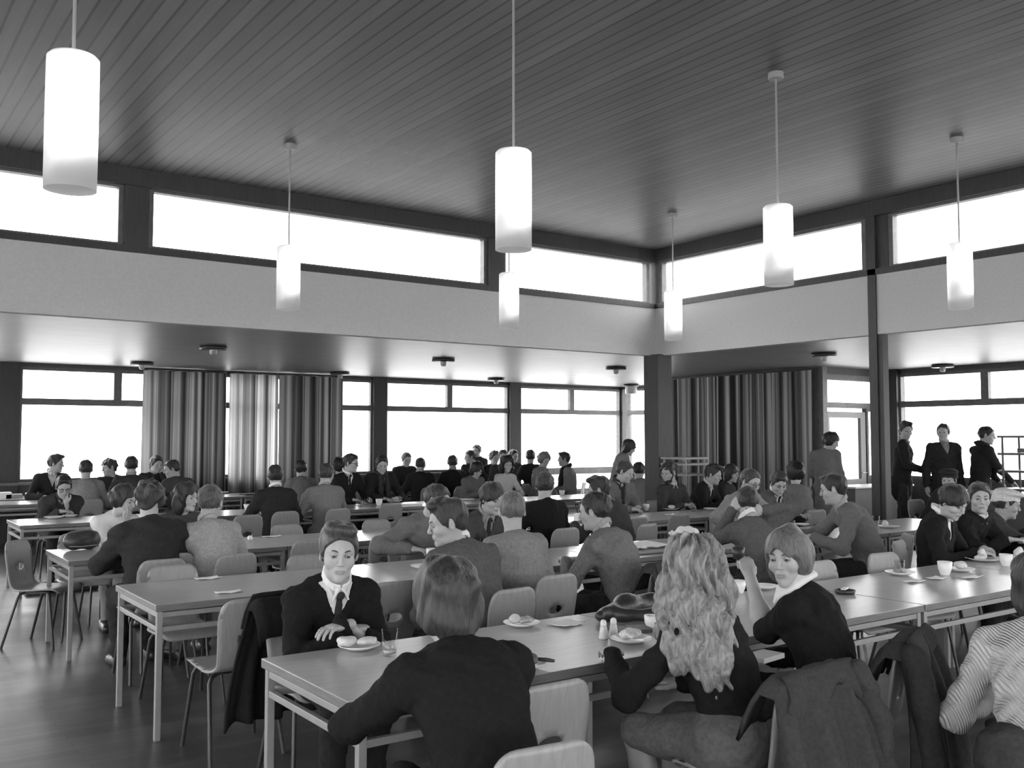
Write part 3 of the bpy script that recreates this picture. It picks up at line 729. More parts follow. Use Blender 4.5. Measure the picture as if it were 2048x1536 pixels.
def person(label, px, top, Y, body=90, hv=0, pitch=0, roll=0, hair='short', ht=.03, wear='jumper', tone=.05, arms=('table', 'table'), woman=False,
           collar=None, tie=None, vneck=0, stand=False, size=1.0, slouch=.46, glasses=False, scarf=None, legs=.03, skirt=None, chairlabel=None,
           beard=False, skin=None, twist=0, xy=None, group=None, hands=('relax', 'relax'), chair_back=0.0, no_chair=False, rib=False, shoes=.02, hair_seed=0, bare=0, bigcollar=False):
    P = at_y(px, top, Y) if xy is None else np.array([xy[0], xy[1], xy[2]])
    F = float((P-EYEP)@FW)
    res = 0 if F < 6.6 else (1 if F < 10.5 else 2)
    hh = (.0036, .0055, .0075)[res]; hg = (.010, .014, .019)[res]; hk = (.0032, .0055, .0075)[res]
    sc_ = size*(1.0 if not woman else .95)
    hyaw = azim(px)+180+hv
    RH = rotm(hyaw, pitch, roll)
    topoff = .125 if hair not in ('bouffant', 'mane', 'long', 'curly', 'cap') else .142
    Hc = P-np.array([0, 0, topoff*sc_*(1-.12*abs(math.sin(R(pitch))))])
    N = Hc+RH@np.array([0, -.036, -.150])*sc_
    f = np.array([math.cos(R(body)), math.sin(R(body)), 0]); side = np.array([f[1], -f[0], 0])
    if stand:
        pz = .93*sc_*min(1.06, P[2]/1.72); dz = N[2]-pz; hor = .05 if slouch > .4 else math.sqrt(max(.25-dz*dz, .01)); pel = np.array([N[0], N[1], 0])-f*hor; pel[2] = pz
    else:
        pz = .53; dz = N[2]-pz; hor = math.sqrt(max((slouch*sc_)**2-dz*dz, .0025)); pel = np.array([N[0], N[1], 0])-f*hor; pel[2] = pz
    root = empty('person', (pel[0], pel[1], 0), 0, label, 'person', group)
    u = nrm(N-pel); fl = nrm(f-u*(f@u)); A = np.array([side, fl, u]); Ls = np.linalg.norm(N-pel)
    tw = Matrix.Rotation(R(twist), 3, Vector(u)); sideS = np.array(tw)@side; flS = np.array(tw)@fl; AS = np.array([sideS, flS, u])
    w = (.88 if woman else 1.0)*sc_
    back = -fl*(.035 if not stand else .0)
    chest = pel+u*Ls*.66+back; belly = pel+u*Ls*.33+back*.5
    sh = {}
    for q in (-1, 1): sh[q] = N-u*.075*sc_+sideS*q*.165*w-flS*.005
    # arms
    el = {}; wr = {}; fore = {}
    ua, fa = .285*sc_, .255*sc_
    for q, spec in ((-1, arms[0]), (1, arms[1])):
        pole = side*q*.7-u*.8-f*.15; org = np.array([pel[0], pel[1], 0])
        L = lambda x, y, z: org+side*x+f*y+np.array([0, 0, z])
        hx = float((N-pel)@f)
        if isinstance(spec, str):
            if spec == 'table': W = L(q*.15, hx+.27, T+.045)
            elif spec == 'table_in': W = L(q*.07, hx+.26, T+.06)
            elif spec == 'lap': W = L(q*.13, max(hx, .1)+.16, .62); 
            elif spec == 'wide': W = L(q*.26, hx+.2, T+.045); pole = side*q*1.0-u*.4
            elif spec == 'elbow': W = L(q*.04, hx+.27, T+.05); pole = side*q*1.0-u*.45
            elif spec == 'elbow_lap': W = L(q*.06, max(hx, .1)+.18, .66); pole = side*q*1.2-u*.25-f*.1
            elif spec == 'reach': W = L(q*.17, hx+.40, T+.05)
            elif spec == 'chin': W = Hc+RH@np.array([q*.03, .085, -.165]); pole = -u*1.0+side*q*.35+f*.25
            elif spec == 'face': W = Hc+RH@np.array([q*.05, .10, -.12]); pole = -u*1.0+side*q*.5+f*.2
            elif spec == 'head': W = Hc+RH@np.array([q*.112, -.01, -.05]); pole = side*q*.45-u*1.0+f*.35
            elif spec == 'side': W = L(q*.25, hx-.02, sh[q][2]-.52); pole = side*q*.3-f*.8
            elif spec == 'front': W = L(q*.10, hx+.26, sh[q][2]-.34); pole = side*q*.5-u*.8-f*.4
            elif spec == 'folded': W = L(.03, hx+.17, T+.04) if q > 0 else L(.07, hx+.25, T+.075); pole = side*q*1.0-u*.6-f*.2
            elif spec == 'counter': W = L(q*.15, hx+.33, .97); pole = side*q*.4-u*.8-f*.4
        else:
            W = np.array(spec[:3], float)
            if len(spec) > 3: pole = side*q*spec[3]-u*spec[4]+f*spec[5]
        el[q], wr[q] = ik(sh[q], W, ua, fa, pole); fore[q] = nrm(wr[q]-el[q])
    # legs
    hip, kn, an, toe = {}, {}, {}, {}
    for q in (-1, 1):
        if stand:
            hip[q] = pel+side*q*.09-np.array([0, 0, .03]); kn[q] = np.array([*(pel+side*q*.10+f*(.03+.02*q))[:2], pz*.53]); an[q] = np.array([*(pel+side*q*.105-f*(.02-.05*q))[:2], .085])
        else:
            hip[q] = pel+side*q*.085-np.array([0, 0, .025]); kn[q] = np.array([*(pel+side*q*.11+f*.415*sc_)[:2], .478]); an[q] = np.array([*(pel+side*q*.12+f*(.36+.05*q))[:2], .085])
        toe[q] = an[q]*np.array([1, 1, 0])+f*.155+side*q*.02+np.array([0, 0, .033])
    def torso(s, g, low=True, k=.05):
        s.ell(chest, (.158*w+g, .108*sc_+g, .175*sc_+g), AS, k=k)
        s.ell(belly, (.145*w+g, .112*sc_+g, .165*sc_+g), A, k=k)
        if low: s.ell(pel+np.array([0, 0, .0]), ((.165 if not woman else .178)*sc_+g, .128*sc_+g, .105*sc_+g), A, k=k)
        for q in (-1, 1):
            s.cone(N-u*.035*sc_+sideS*q*.03, sh[q]+u*.012, .052*sc_+g*.8, .056*w+g, k=.04)
            s.ell(chest+flS*.045+sideS*q*.07+u*.02, (.075*w+g*.5, (.062 if not woman else .078)*sc_+g*.5, .075*sc_+g*.5), AS, k=.05)
    def arm(s, q, g, stop=1.0):
        e2 = el[q]; w2 = el[q]+(wr[q]-el[q])*stop
        s.cone(sh[q], e2, .054*w+g, .043*sc_+g, k=.035); s.cone(e2, w2, .044*sc_+g, .033*sc_+g, k=.025)
    def foldsnoise(amp): 
        n1 = smooth_noise(amp, 62, hash(label) % 97); n2 = smooth_noise(amp*.6, 120, hash(label) % 89+5)
        return lambda X, Y_, Z: n1(X, Y_, Z*f32(1.4))+n2(X, Y_, Z)
    seed = sum(ord(c) for c in label)
    def folds(amp):
        n1 = smooth_noise(amp, 48, seed); n2 = smooth_noise(amp*.55, 110, seed+5)
        return lambda X, Y_, Z: n1(X, Y_, Z*f32(1.5))+n2(X, Y_, Z)
    # ---------------- body: one continuous figure
    tv, tf, tmi = head_tpl(hh, woman); tv = (tv*sc_*np.array([1.0, 1.0, 1.0]))@RH.T+Hc
    parts = [(tv, tf)]; mis = [tmi]
    for q in (-1, 1):
        hv_, hf_ = hand_tpl(hands[0 if q < 0 else 1], hk); hv_ = hv_*np.array([1.0 if q > 0 else -1.0, 1, 1])*sc_*.96
        if q < 0: hf_ = hf_[:, ::-1]
        y = fore[q]
        spec = arms[0 if q < 0 else 1]
        upv = np.array([0, 0, 1.0])
        if spec in ('chin', 'face', 'head'): upv = f*.6-side*q*.6 if spec != 'head' else side*q
        if spec in ('side',): upv = side*q
        if spec == 'front': upv = nrm(side*q*.6+np.array([0, 0, .8]))
        if not isinstance(spec, str) and len(spec) > 6: upv = np.array(spec[6:9], float)
        if abs(y@upv) > .95: upv = f
        yb = y.copy()
        if isinstance(spec, str) and spec.startswith('table') or spec in ('wide', 'reach', 'folded'): yb = nrm(np.array([y[0], y[1], y[2]*.15-.04]))
        z = nrm(upv-yb*(upv@yb)); x = np.cross(yb, z); RHn = np.stack([x, yb, z], 1)
        parts.append((hv_@RHn.T+wr[q]+yb*.012, hf_)); mis.append(np.zeros(len(hf_), int))
    s = Sculpt(); torso(s, -.022, k=.04)
    for q in (-1, 1): arm(s, q, -.012)
    g = -.012 if skirt is None else -.002
    for q in (-1, 1):
        s.cone(hip[q], kn[q], .080*sc_+g, .055*sc_+g, k=.03); s.cone(kn[q], an[q], .052*sc_+g, .036*sc_+g, k=.03); s.cone(an[q]-np.array([0, 0, .03]), toe[q], .03+g, .026+g, k=.02)
        if skirt is not None: s.ell(kn[q]*.62+an[q]*.38-f*.02, (.05, .05, .10), k=.03)
    s.cone(N-u*.05, Hc+RH@np.array([0, -.03, -.1])*sc_, .055*sc_, .045*sc_, k=.03)
    parts.append(s.mesh(.022 if skirt is None else .014)); mis.append(np.full(len(parts[-1][1]), 0 if skirt is None else 3, int))
    if bare:
        b = Sculpt(); q = -1; b.cone(el[q], wr[q], .043*sc_, .027*sc_, k=.02); b.ell(el[q]+fore[q]*.07, (.042, .042, .05), k=.04); parts.append(b.mesh(.006)); mis.append(np.zeros(len(parts[-1][1]), int))
    V, Fc = merge(parts)
    sk = M_SKIN if skin is None else skinmat(skin)
    bodyo = child_mesh('body', V, Fc, [sk, mat('lips', .29, .5), mat('lash_dark', .05, .5), mat('stocking', .20, .5)], root, np.concatenate(mis))
    hm = hairmat(ht)
    vv, ff = hair_tpl(hair, hh if hair != 'long' else .0045, hair_seed); child_mesh('cap' if hair == 'cap' else 'hair', vv*sc_@RH.T+Hc, ff, [hm if hair != 'cap' else cloth(ht)], root)
    if hair == 'cap':
        vv, ff = hair_tpl('short', hh); child_mesh('hair', vv*sc_@RH.T+Hc, ff, [hairmat(.03)], root)
    facing = abs(((hv+180) % 360)-180) < 115
    if res < 2 and facing:
        M4 = Matrix([[*(RH[i]*sc_), 0] for i in range(3)]+[[0, 0, 0, 1]])
        for x in (-1, 1):
            if res == 0:
                e = link('eye', eye_mesh(), bodyo); c = RH@np.array([x*.031, .079, .0075])*sc_+Hc-np.array(root.location)
                e.matrix_local = Matrix.Translation(Vector(c))@M4@Matrix.Rotation(R(-x*4), 4, 'Z')@Matrix.Rotation(R(5), 4, 'X')
            pts = [RH@np.array(p)*sc_+Hc-np.array(root.location) for p in [(x*.014, .0985, .0275), (x*.024, .0975, .0325), (x*.036, .091, .034), (x*.048, .076, .028)]]
            MB().tube(pts, [.0026, .0036, .0034, .002], 6).build('eyebrow', hm, bodyo)
    if beard:
        b = Sculpt(); b.ell((0, .036, -.084), (.050, .055, .036), k=.02); b.ell((0, .076, -.098), (.028, .022, .021), k=.02)
        for x in (-1, 1): b.cone((x*.060, .012, -.02), (x*.045, .035, -.075), .010, .014, k=.02)
        b.ell((0, .0925, -.046), (.024, .008, .005), k=.006)
        vv, ff = b.mesh(.005, smooth_noise(.004, 150, 3)); child_mesh('beard', vv*sc_@RH.T+Hc, ff, [hm], root)
    if glasses:
        g_ = MB()
        for x in (-1, 1):
            g_.tube([RH@np.array([x*.032+.022*math.cos(a), .103-.006*abs(math.cos(a)), .004+.017*math.sin(a)])*sc_+Hc-np.array(root.location) for a in np.linspace(0, 2*math.pi, 16, endpoint=False)], .0024, 6, closed=True)
            g_.tube([RH@np.array(p)*sc_+Hc-np.array(root.location) for p in [(x*.053, .095, .010), (x*.075, .06, .012), (x*.082, -.01, .010)]], .0024, 6)
        g_.tube([RH@np.array(p)*sc_+Hc-np.array(root.location) for p in [(-.011, .106, .010), (0, .111, .012), (.011, .106, .010)]], .0022, 6)
        g_.build('glasses', mat('spectacle_frame', .02, .3), root)
    # ---------------- upper garment
    kind = {'jumper': 'wool', 'jacket': 'wool', 'tweed': 'tweed', 'shirt': 'cotton', 'coat': 'wool'}[wear]
    gi = {'jumper': .012, 'jacket': .020, 'tweed': .020, 'shirt': .008, 'coat': .028}[wear]
    s = Sculpt(); torso(s, gi, True)
    if wear in ('jacket', 'tweed', 'coat') and not stand:
        for q in (-1, 1): s.cone(hip[q], hip[q]+(kn[q]-hip[q])*(.22 if wear != 'coat' else .6), .094, .09, k=.04)
    if stand and wear in ('jacket', 'tweed', 'coat'):
        zb = .22 if wear != 'coat' else .50
        s.ell(pel-np.array([0, 0, zb*.45]), (.185*sc_, .135*sc_, zb), k=.05)
    for q in (-1, 1): arm(s, q, gi*.75, (.92 if arms[0] != 'folded' else 1.12) if not (bare and q < 0) else .12)
    if wear == 'jumper':       # ribbed welt and cuffs
        for q in (-1, 1):
            if bare and q < 0: continue
            c = el[q]+(wr[q]-el[q])*.86; s.cone(c, c+fore[q]*.035, .036*sc_, .035*sc_, k=.008)
    if wear in ('jacket', 'tweed', 'coat'):   # turned collar and lapels
        for q in (-1, 1):
            s.cone(N-flS*.050+u*.012+sideS*q*.015, N+sideS*q*.062+u*.0-flS*.005, .016, .017, k=.012)
            s.cone(N+sideS*q*.062-flS*.005, N+sideS*q*.050+flS*.075-u*.085, .017, .013, k=.012)
            s.cone(N+sideS*q*.050+flS*.078-u*.085, N+sideS*q*.012+flS*.115-u*.25, .014, .010, k=.012)
    if vneck:
        def cut(X, Y_, Z):
            px_, py_, pz_ = X-f32(N[0]), Y_-f32(N[1]), Z-f32(N[2])
            a = px_*f32(sideS[0])+py_*f32(sideS[1])+pz_*f32(sideS[2]); t = -(px_*f32(u[0])+py_*f32(u[1])+pz_*f32(u[2])); b = px_*f32(flS[0])+py_*f32(flS[1])+pz_*f32(flS[2])
            d = np.maximum(np.maximum(np.abs(a)-f32(.062)*(f32(1)-t/f32(vneck)), t-f32(vneck)), -b-f32(.01))
            return -np.maximum(d, f32(-.05))
        lo, hi = s.bounds(); s.fun(cut, lo, hi)
    vv, ff = s.mesh(hg, folds({'jumper': .0042, 'shirt': .004}.get(wear, .0055)*(1 if res < 2 else .8)))
    if rib: cm = RIB
    else: cm = cloth(tone, kind)
    garm = child_mesh({'jumper': 'jumper', 'jacket': 'jacket', 'tweed': 'jacket', 'shirt': 'blouse' if woman else 'shirt', 'coat': 'coat'}[wear], vv, ff, [cm], root)
    shirto = None
    if vneck:
        s = Sculpt(); torso(s, -.002, False); 
        lo, hi = s.bounds(); s.fun(lambda X, Y_, Z: -((X-f32(N[0]))*f32(flS[0])+(Y_-f32(N[1]))*f32(flS[1])+(Z-f32(N[2]))*f32(flS[2]))-f32(.03), lo, hi)
        vv, ff = s.mesh(hg); shirto = child_mesh('shirt_front', vv, ff, [cloth(collar if collar else .6, 'cotton')], root)
    if collar:
        s = Sculpt(); Rn = np.stack([sideS, flS, u], 1); rr = .061*sc_
        fr = lambda a, up_: N+Rn@np.array([rr*math.cos(a), rr*1.02*math.sin(a)-.008, up_+.040-.026*math.sin(a)])
        n = 14
        for i in range(n):
            a0 = math.pi/2+.16+(2*math.pi-.32)*i/n; a1 = math.pi/2+.16+(2*math.pi-.32)*(i+1)/n
            for k in (-.004, .007, .017): s.cone(fr(a0, k), fr(a1, k), .0068, .0068, k=.006)
        for q in (-1, 1): s.cone(fr(math.pi/2-q*.2, .0), fr(math.pi/2-q*.2, 0)+Rn@np.array([q*.026, .018, -.045]), .009, .006, k=.006)
        if bigcollar:
            for i in range(41):
                a0 = math.pi/2+.22+(2*math.pi-.44)*i/40
                s.cone(fr(a0, .012), N+Rn@np.array([.098*math.cos(a0), .092*math.sin(a0)-.008, .012-.03*math.sin(a0)]), .009, .010, k=.02)
        vv, ff = s.mesh(.0045 if res < 2 else .007); child_mesh('collar', vv, ff, [cloth(collar, 'cotton')], root, under=shirto or garm)
    if tie:
        s = Sculpt(); torso(s, .010, False); lo, hi = s.bounds(); tl = vneck or .2
        def cut(X, Y_, Z):
            px_, py_, pz_ = X-f32(N[0]), Y_-f32(N[1]), Z-f32(N[2])
            a = px_*f32(sideS[0])+py_*f32(sideS[1])+pz_*f32(sideS[2]); t = -(px_*f32(u[0])+py_*f32(u[1])+pz_*f32(u[2])); b = px_*f32(flS[0])+py_*f32(flS[1])+pz_*f32(flS[2])
            return np.maximum(np.maximum(np.abs(a)-f32(.012)-f32(.06)*np.clip(t, 0, .3), t-f32(tl+.04)), np.maximum(-b+f32(.03), f32(-.02)-t))
        s.fun(cut, lo, hi); vv, ff = s.mesh(.007 if res < 2 else .012); vv2 = Sculpt().ell(N+flS*.068-u*.012, (.019, .014, .021), AS, k=.01).mesh(.005)
        V, Fc = merge([(vv, ff), vv2]); child_mesh('tie', V, Fc, [cloth(tie, 'cotton')], root, under=shirto or garm)
    if scarf:
        s = Sculpt(); n = 12
        for i in range(n):
            a0, a1 = 2*math.pi*i/n, 2*math.pi*(i+1)/n
            g0, g1 = [N+sideS*.075*math.cos(a)+flS*(.075*math.sin(a)+.0)+u*(.02-.025*math.sin(a)) for a in (a0, a1)]
            s.cone(g0, g1, .027, .027, k=.02)
        for q in (-1, 1):
            p0 = N+sideS*q*.05+flS*.085-u*.03; p1 = chest+sideS*q*.055+flS*.155; s.cone(p0, p1, .026, .034, k=.02); s.cone(p1, belly+sideS*q*.06+flS*.17-u*.04, .034, .034, k=.02)
        vv, ff = s.mesh(.008 if res < 2 else .012, folds(.004)); child_mesh('scarf', vv, ff, [cloth(scarf)], root)
    # ---------------- trousers or skirt, shoes
    s = Sculpt(); g = .010
    if skirt is None:
        s.ell(pel, (.163*sc_+.002, .124*sc_+.002, .10*sc_), A, k=.04)
        for q in (-1, 1):
            s.cone(hip[q], kn[q], .083*sc_+g, .058*sc_+g, k=.03); s.cone(kn[q], an[q]+np.array([0, 0, .03]), .057*sc_+g, .048*sc_+g, k=.03)
        vv, ff = s.mesh(max(hg, .013), folds(.005)); child_mesh('trousers', vv, ff, [cloth(legs)], root)
    else:
        s.ell(pel, (.182*sc_, .132*sc_, .105*sc_), A, k=.05)
        e0 = .93 if not stand else 1.0
        for q in (-1, 1): s.cone(hip[q], hip[q]+(kn[q]-hip[q])*e0, .098*sc_, .078*sc_, k=.12)
        vv, ff = s.mesh(.012, folds(.004)); child_mesh('skirt', vv, ff, [cloth(skirt)], root)
    for q in (-1, 1):
        s = Sculpt(); s.cone(an[q]*np.array([1, 1, 0])-f*.035+np.array([0, 0, .042]), toe[q], .041, .036, k=.02); s.ell(an[q]*np.array([1, 1, 0])+np.array([0, 0, .065])-f*.01, (.04, .05, .03), k=.02)
        lo, hi = s.bounds(); s.fun(lambda X, Y_, Z: f32(.002)-Z+X*0+Y_*0, lo-.02, hi+.02)
        vv, ff = s.mesh(.012); child_mesh('shoe', vv, ff, [mat('shoe_%.3f' % shoes, shoes, .35)], root)
    if not stand and not no_chair:
        c = pel-f*(.035+chair_back); chair(c[0], c[1], body, chairlabel or ('plywood chair under the '+label)[:200])
    root['_p'] = 1; del root['_p']
    return dict(root=root, N=N, pel=pel, f=f, side=side, Hc=Hc, wr=wr, el=el, RH=RH, chest=chest)
def ribmat():
    m = bpy.data.materials.new('ribbed_white_wool'); m.use_nodes = True; nt = m.node_tree; b = nt.nodes['Principled BSDF']
    b.inputs['Base Color'].default_value = (.55, .55, .55, 1); b.inputs['Roughness'].default_value = .95
    tc = nt.nodes.new('ShaderNodeTexCoord'); wv = nt.nodes.new('ShaderNodeTexWave'); wv.bands_direction = 'X'; wv.inputs['Scale'].default_value = 34; wv.inputs['Distortion'].default_value = .8; wv.inputs['Detail'].default_value = 1
    mp = nt.nodes.new('ShaderNodeMapping'); mp.inputs['Rotation'].default_value = (0, R(25), R(30)); nt.links.new(tc.outputs['Object'], mp.inputs[0])
    nt.links.new(mp.outputs[0], wv.inputs['Vector']); bp = nt.nodes.new('ShaderNodeBump'); bp.inputs['Strength'].default_value = 1; bp.inputs['Distance'].default_value = .006
    nt.links.new(wv.outputs['Fac'], bp.inputs['Height']); nt.links.new(bp.outputs[0], b.inputs['Normal']); return m
RIB = ribmat()
def to_world(px, py, Y): return tuple(at_y(px, py, Y))
B, Fv = 270, 90
# ---- front row
P1 = person('young man in dark v-neck and tie, arms folded, staring outward', 678, 1053, 3.98, B, 6, 5, -3, 'quiff', .055, 'jumper', .012, ('folded', 'folded'), collar=.7, tie=.03, vneck=.13, legs=.02, skin=.38, slouch=.42, hands=('relax', 'fist'))
P2 = person('person in black jumper, back turned, at nearest table corner', 893, 1125, 2.62, 83, -160, 16, 0, 'bob', .03, 'jumper', .012, ('elbow', 'table_in'), size=1.04, legs=.015)
P3 = person('woman with long wavy fair hair, back turned', 1385, 1083, 2.58, 95, 180, 8, 0, 'long', .22, 'jumper', .013, ('table', 'lap'), woman=True, skirt=.12)
e4 = to_world(1537, 1232, 2.85); h4 = to_world(1501, 1156, 2.86)
P4 = person('woman with thick fringe turning back, one bare forearm raised', 1575, 1060, 2.60, 112, -22, 3, 4, 'bob', .10, 'jumper', .013, ((h4[0], h4[1], h4[2], .4, 1.5, .1, -.3, -.6, .5), 'lap'), woman=True, collar=.7, bigcollar=True, skirt=.03, skin=.38, bare=1, hands=('grip', 'relax'), hair_seed=3)
P5 = person('person in white ribbed jumper cut off by the right edge', 2092, 1108, 1.72, 28, 150, 10, 0, 'bob', .03, 'jumper', .45, ('lap', 'elbow_lap'), woman=True, size=1.08, skirt=.05, rib=True, no_chair=True)
chair(P5['pel'][0], P5['pel'][1], 122, 'plywood chair under the person in white ribbed jumper')
# ---- behind the front row
O2 = person('young man in dark jumper and white collar bending over his plate', 1905, 972, 3.9, 285, 50, 30, 0, 'bowl', .02, 'jumper', .014, ('table_in', 'table'), collar=.75, vneck=.16, legs=.02, skin=.38)
O3 = person('pale young man in dark jacket looking straight out, right side', 1958, 967, 4.2, B, 12, 4, 0, 'side', .04, 'jacket', .014, ('table', 'table_in'), collar=.6, legs=.02, skin=.40)
O4 = person('person in dark grey coat with pale headscarf, far right', 2012, 978, 4.38, 300, 100, 12, 0, 'cap', .6, 'coat', .05, ('table', 'reach'), legs=.02)
# ---- second row, near side
H0 = person('man with swept dark hair in left profile, grey jacket', 896, 1003, 4.62, 95, -80, 12, 0, 'quiff', .025, 'jacket', .085, ('lap', 'table'), collar=.7, legs=.03, size=1.02)
H1 = person('man in light grey jumper, back turned, over chair with oval hole', 1024, 982, 4.85, 92, 188, 4, 0, 'crop', .10, 'jumper', .20, ('table', 'side'), legs=.03, chair_back=.05)
J = person('man in grey jumper in left profile, dark jacket on his chair', 1190, 986, 4.85, 105, -112, 10, 0, 'short', .022, 'jumper', .15, ('table_in', 'table'), legs=.03, collar=.3)
K1 = person('person with pale shirt neck holding bowed head in both hands', 1495, 976, 4.82, 90, 180, 22, 0, 'short', .022, 'jumper', .085, ('head', 'head'), collar=.6, legs=.03)
L1 = person('man in grey tweed jacket facing left, in front of glazed door', 1667, 950, 4.95, 140, -95, 12, 0, 'side', .022, 'tweed', .15, ('table_in', 'reach'), collar=.3, legs=.03, slouch=.54)
O1 = person('person in flat dark cap behind two dark-clad young men', 1898, 938, 6.5, 262, -20, 6, 0, 'cap', .035, 'coat', .03, ('lap', 'lap'), skin=.38)
# ---- second row, far side
G1 = person('man in tweed jacket with forearm on table, face hidden', 874, 971, 6.42, B, 60, 18, 0, 'short', .035, 'tweed', .15, ('table_in', 'wide'), legs=.03, slouch=.44)
G2 = person('young man with heavy dark fringe across from light grey jumper', 984, 967, 6.3, B, 38, 16, 0, 'bowl', .025, 'jacket', .06, ('table', 'table_in'), collar=.25, tie=.03, vneck=.16, legs=.03)
I8 = person('man in light jacket with elbows spread, head bowed', 1500, 940, 6.3, B, 45, 20, 0, 'short', .04, 'tweed', .22, ('wide', 'wide'), legs=.03, glasses=True)
I9 = person('man in white shirt and dark tie looking down', 1557, 945, 6.75, B, 20, 28, 0, 'side', .035, 'jacket', .10, ('table', 'table_in'), collar=.7, tie=.02, vneck=.24, legs=.03)
# ---- third row, near side
C2 = person('person in heavy dark coat, back turned, left', 300, 960, 6.85, 90, 178, 8, 0, 'curly', .03, 'coat', .028, ('elbow', 'table_in'), legs=.025, shoes=.02, size=1.03)
C4 = person('man in pale jumper, back turned, left', 422, 971, 6.9, 100, 160, 6, 0, 'short', .07, 'jumper', .32, ('table', 'lap'), legs=.10, collar=.35)
F1 = person('man in black jacket, back turned, third row', 1090, 945, 6.95, 90, 170, 6, 0, 'short', .028, 'jacket', .012, ('table', 'table'), legs=.02)
I4 = person('dark-haired man in left profile above grey-jumper man', 1198, 956, 7.0, 100, -95, 12, 0, 'quiff', .022, 'jumper', .05, ('table', 'table_in'), legs=.03, collar=.25)
I10 = person('woman with rounded black hair and grey jacket, back turned', 1592, 925, 7.0, 80, 165, 6, 0, 'bouffant', .012, 'jacket', .15, ('table', 'table'), woman=True, skirt=.1)
# ---- third row, far side
C1 = person('woman in white blouse in profile behind the dark bag', 248, 971, 8.6, B, 55, 14, 0, 'bouffant', .022, 'shirt', .6, ('table', 'chin'), woman=True, skirt=.08, skin=.38)
C3 = person('smiling dark-haired woman between heavy coat and pale jumper', 374, 966, 8.55, B, 48, 4, 0, 'mane', .018, 'jumper', .06, ('table', 'table'), woman=True, skirt=.05, skin=.40)
I3 = person('man in open grey jacket bending over plates', 1250, 924, 8.55, B, 62, 20, 0, 'short', .03, 'jacket', .12, ('table_in', 'reach'), vneck=.28, collar=.03, legs=.03)
I5 = person('bearded curly-haired man in dark jumper eating, looking left', 1338, 924, 8.55, B, -38, 6, 0, 'curly', .02, 'jumper', .05, ('table_in', 'table_in'), collar=.45, beard=True, legs=.03)
I6 = person('man in dark suit leaning in right profile before curtain', 1426, 931, 8.6, 290, 72, 14, 0, 'quiff', .022, 'jacket', .02, ('table_in', 'table'), collar=.5, vneck=.18, legs=.02)
I7 = person('dark-haired woman in right profile beside leaning suited man', 1462, 930, 8.75, 290, 60, 8, 0, 'bob', .022, 'jumper', .035, ('table_in', 'table'), woman=True, skirt=.05)
# ---- fourth row
B1 = person('man in glasses with hand at chin, far left table', 128, 953, 11.75, B, 8, 20, 0, 'side', .025, 'jacket', .045, ('chin', 'table_in'), vneck=.2, collar=.04, glasses=True, legs=.03)
D1 = person('man in dark suit with white collar, back turned', 551, 931, 10.2, 90, 178, 6, 0, 'short', .022, 'jacket', .028, ('table', 'table'), collar=.7, legs=.025)
D3 = person('man in pale grey jacket, back turned, beside dark suit', 653, 928, 10.25, 95, 160, 8, 0, 'short', .04, 'jacket', .19, ('table', 'table'), collar=.45, legs=.03)
E2 = person('man in glasses and dark suit with tie, right profile', 702, 909, 11.95, 285, 62, 6, 0, 'side', .022, 'jacket', .016, ('table', 'table'), collar=.7, tie=.02, vneck=.22, glasses=True, legs=.02)
E3 = person('man with dark scarf over suit, eyes on his meal', 764, 912, 11.95, B, 10, 18, 0, 'side', .028, 'jacket', .02, ('table', 'reach'), collar=.3, tie=.02, vneck=.2, scarf=.04, legs=.02)
E9 = person('woman in grey jumper with bowed dark head over plate', 953, 925, 11.9, B, 28, 30, 0, 'bob', .012, 'jumper', .11, ('table_in', 'table_in'), woman=True, skirt=.05)
E13 = person('woman in white top with big dark hair', 1014, 912, 11.9, B, 20, 8, 0, 'mane', .016, 'shirt', .42, ('table_in', 'table'), woman=True, skirt=.05)
I2 = person('dark-haired person in pale top half hidden below stooping woman', 1278, 925, 10.3, 95, 165, 8, 0, 'short', .022, 'jumper', .20, ('table', 'table'))
I1 = person('stooping woman in pale coat by the corner window', 1258, 881, 11.3, 305, 80, 26, 0, 'bob', .022, 'coat', .20, ('front', 'front'), woman=True, stand=True, slouch=.3, skirt=.05)
# ---- window row
A1 = person('man in dark jacket in right profile at far left window', 112, 911, 15.15, B, 70, 6, 0, 'quiff', .02, 'jacket', .022, ('table', 'table'), collar=.5, vneck=.18)
A2 = person('person in light jumper, back turned, at far left window', 172, 921, 13.55, 90, 180, 10, 0, 'short', .025, 'jumper', .22, ('table', 'table'))
A3 = person('dark-haired man facing left behind the light-jumper person', 219, 917, 15.15, B, -60, 8, 0, 'curly', .03, 'jacket', .03, ('table', 'table'))
A4 = person('man in dark grey jacket, back turned, against left window', 263, 913, 13.55, 90, 180, 4, 0, 'short', .02, 'jacket', .045, ('table', 'table'), collar=.4)
A5 = person('man with hand to face in front of left curtain', 313, 913, 15.1, B, 30, 10, 0, 'side', .025, 'jacket', .025, ('face', 'table'), collar=.3)
A6 = person('man in grey jacket in left profile before left curtain', 344, 921, 13.6, 110, -85, 14, 0, 'short', .03, 'jacket', .06, ('table', 'table'))
D2 = person('person in grey jumper, back turned, before the dark striped curtain', 601, 921, 13.55, 90, 180, 5, 0, 'bowl', .02, 'jumper', .16, ('table', 'table'))
E1 = person('round dark head half hidden behind spectacled suited man', 680, 916, 13.55, 90, 180, 5, 0, 'bouffant', .012, 'jacket', .02, ('table', 'table'))
E4 = person('man in dark coat raising a glass, middle window', 813, 906, 15.1, B, 20, 14, 0, 'short', .06, 'coat', .025, ('table', 'front'), hands=('relax', 'grip'))
E5 = person('man in dark coat, back turned, right of the glass holder', 841, 915, 13.55, 90, 170, 6, 0, 'crop', .03, 'coat', .02, ('table', 'table'), collar=.3)
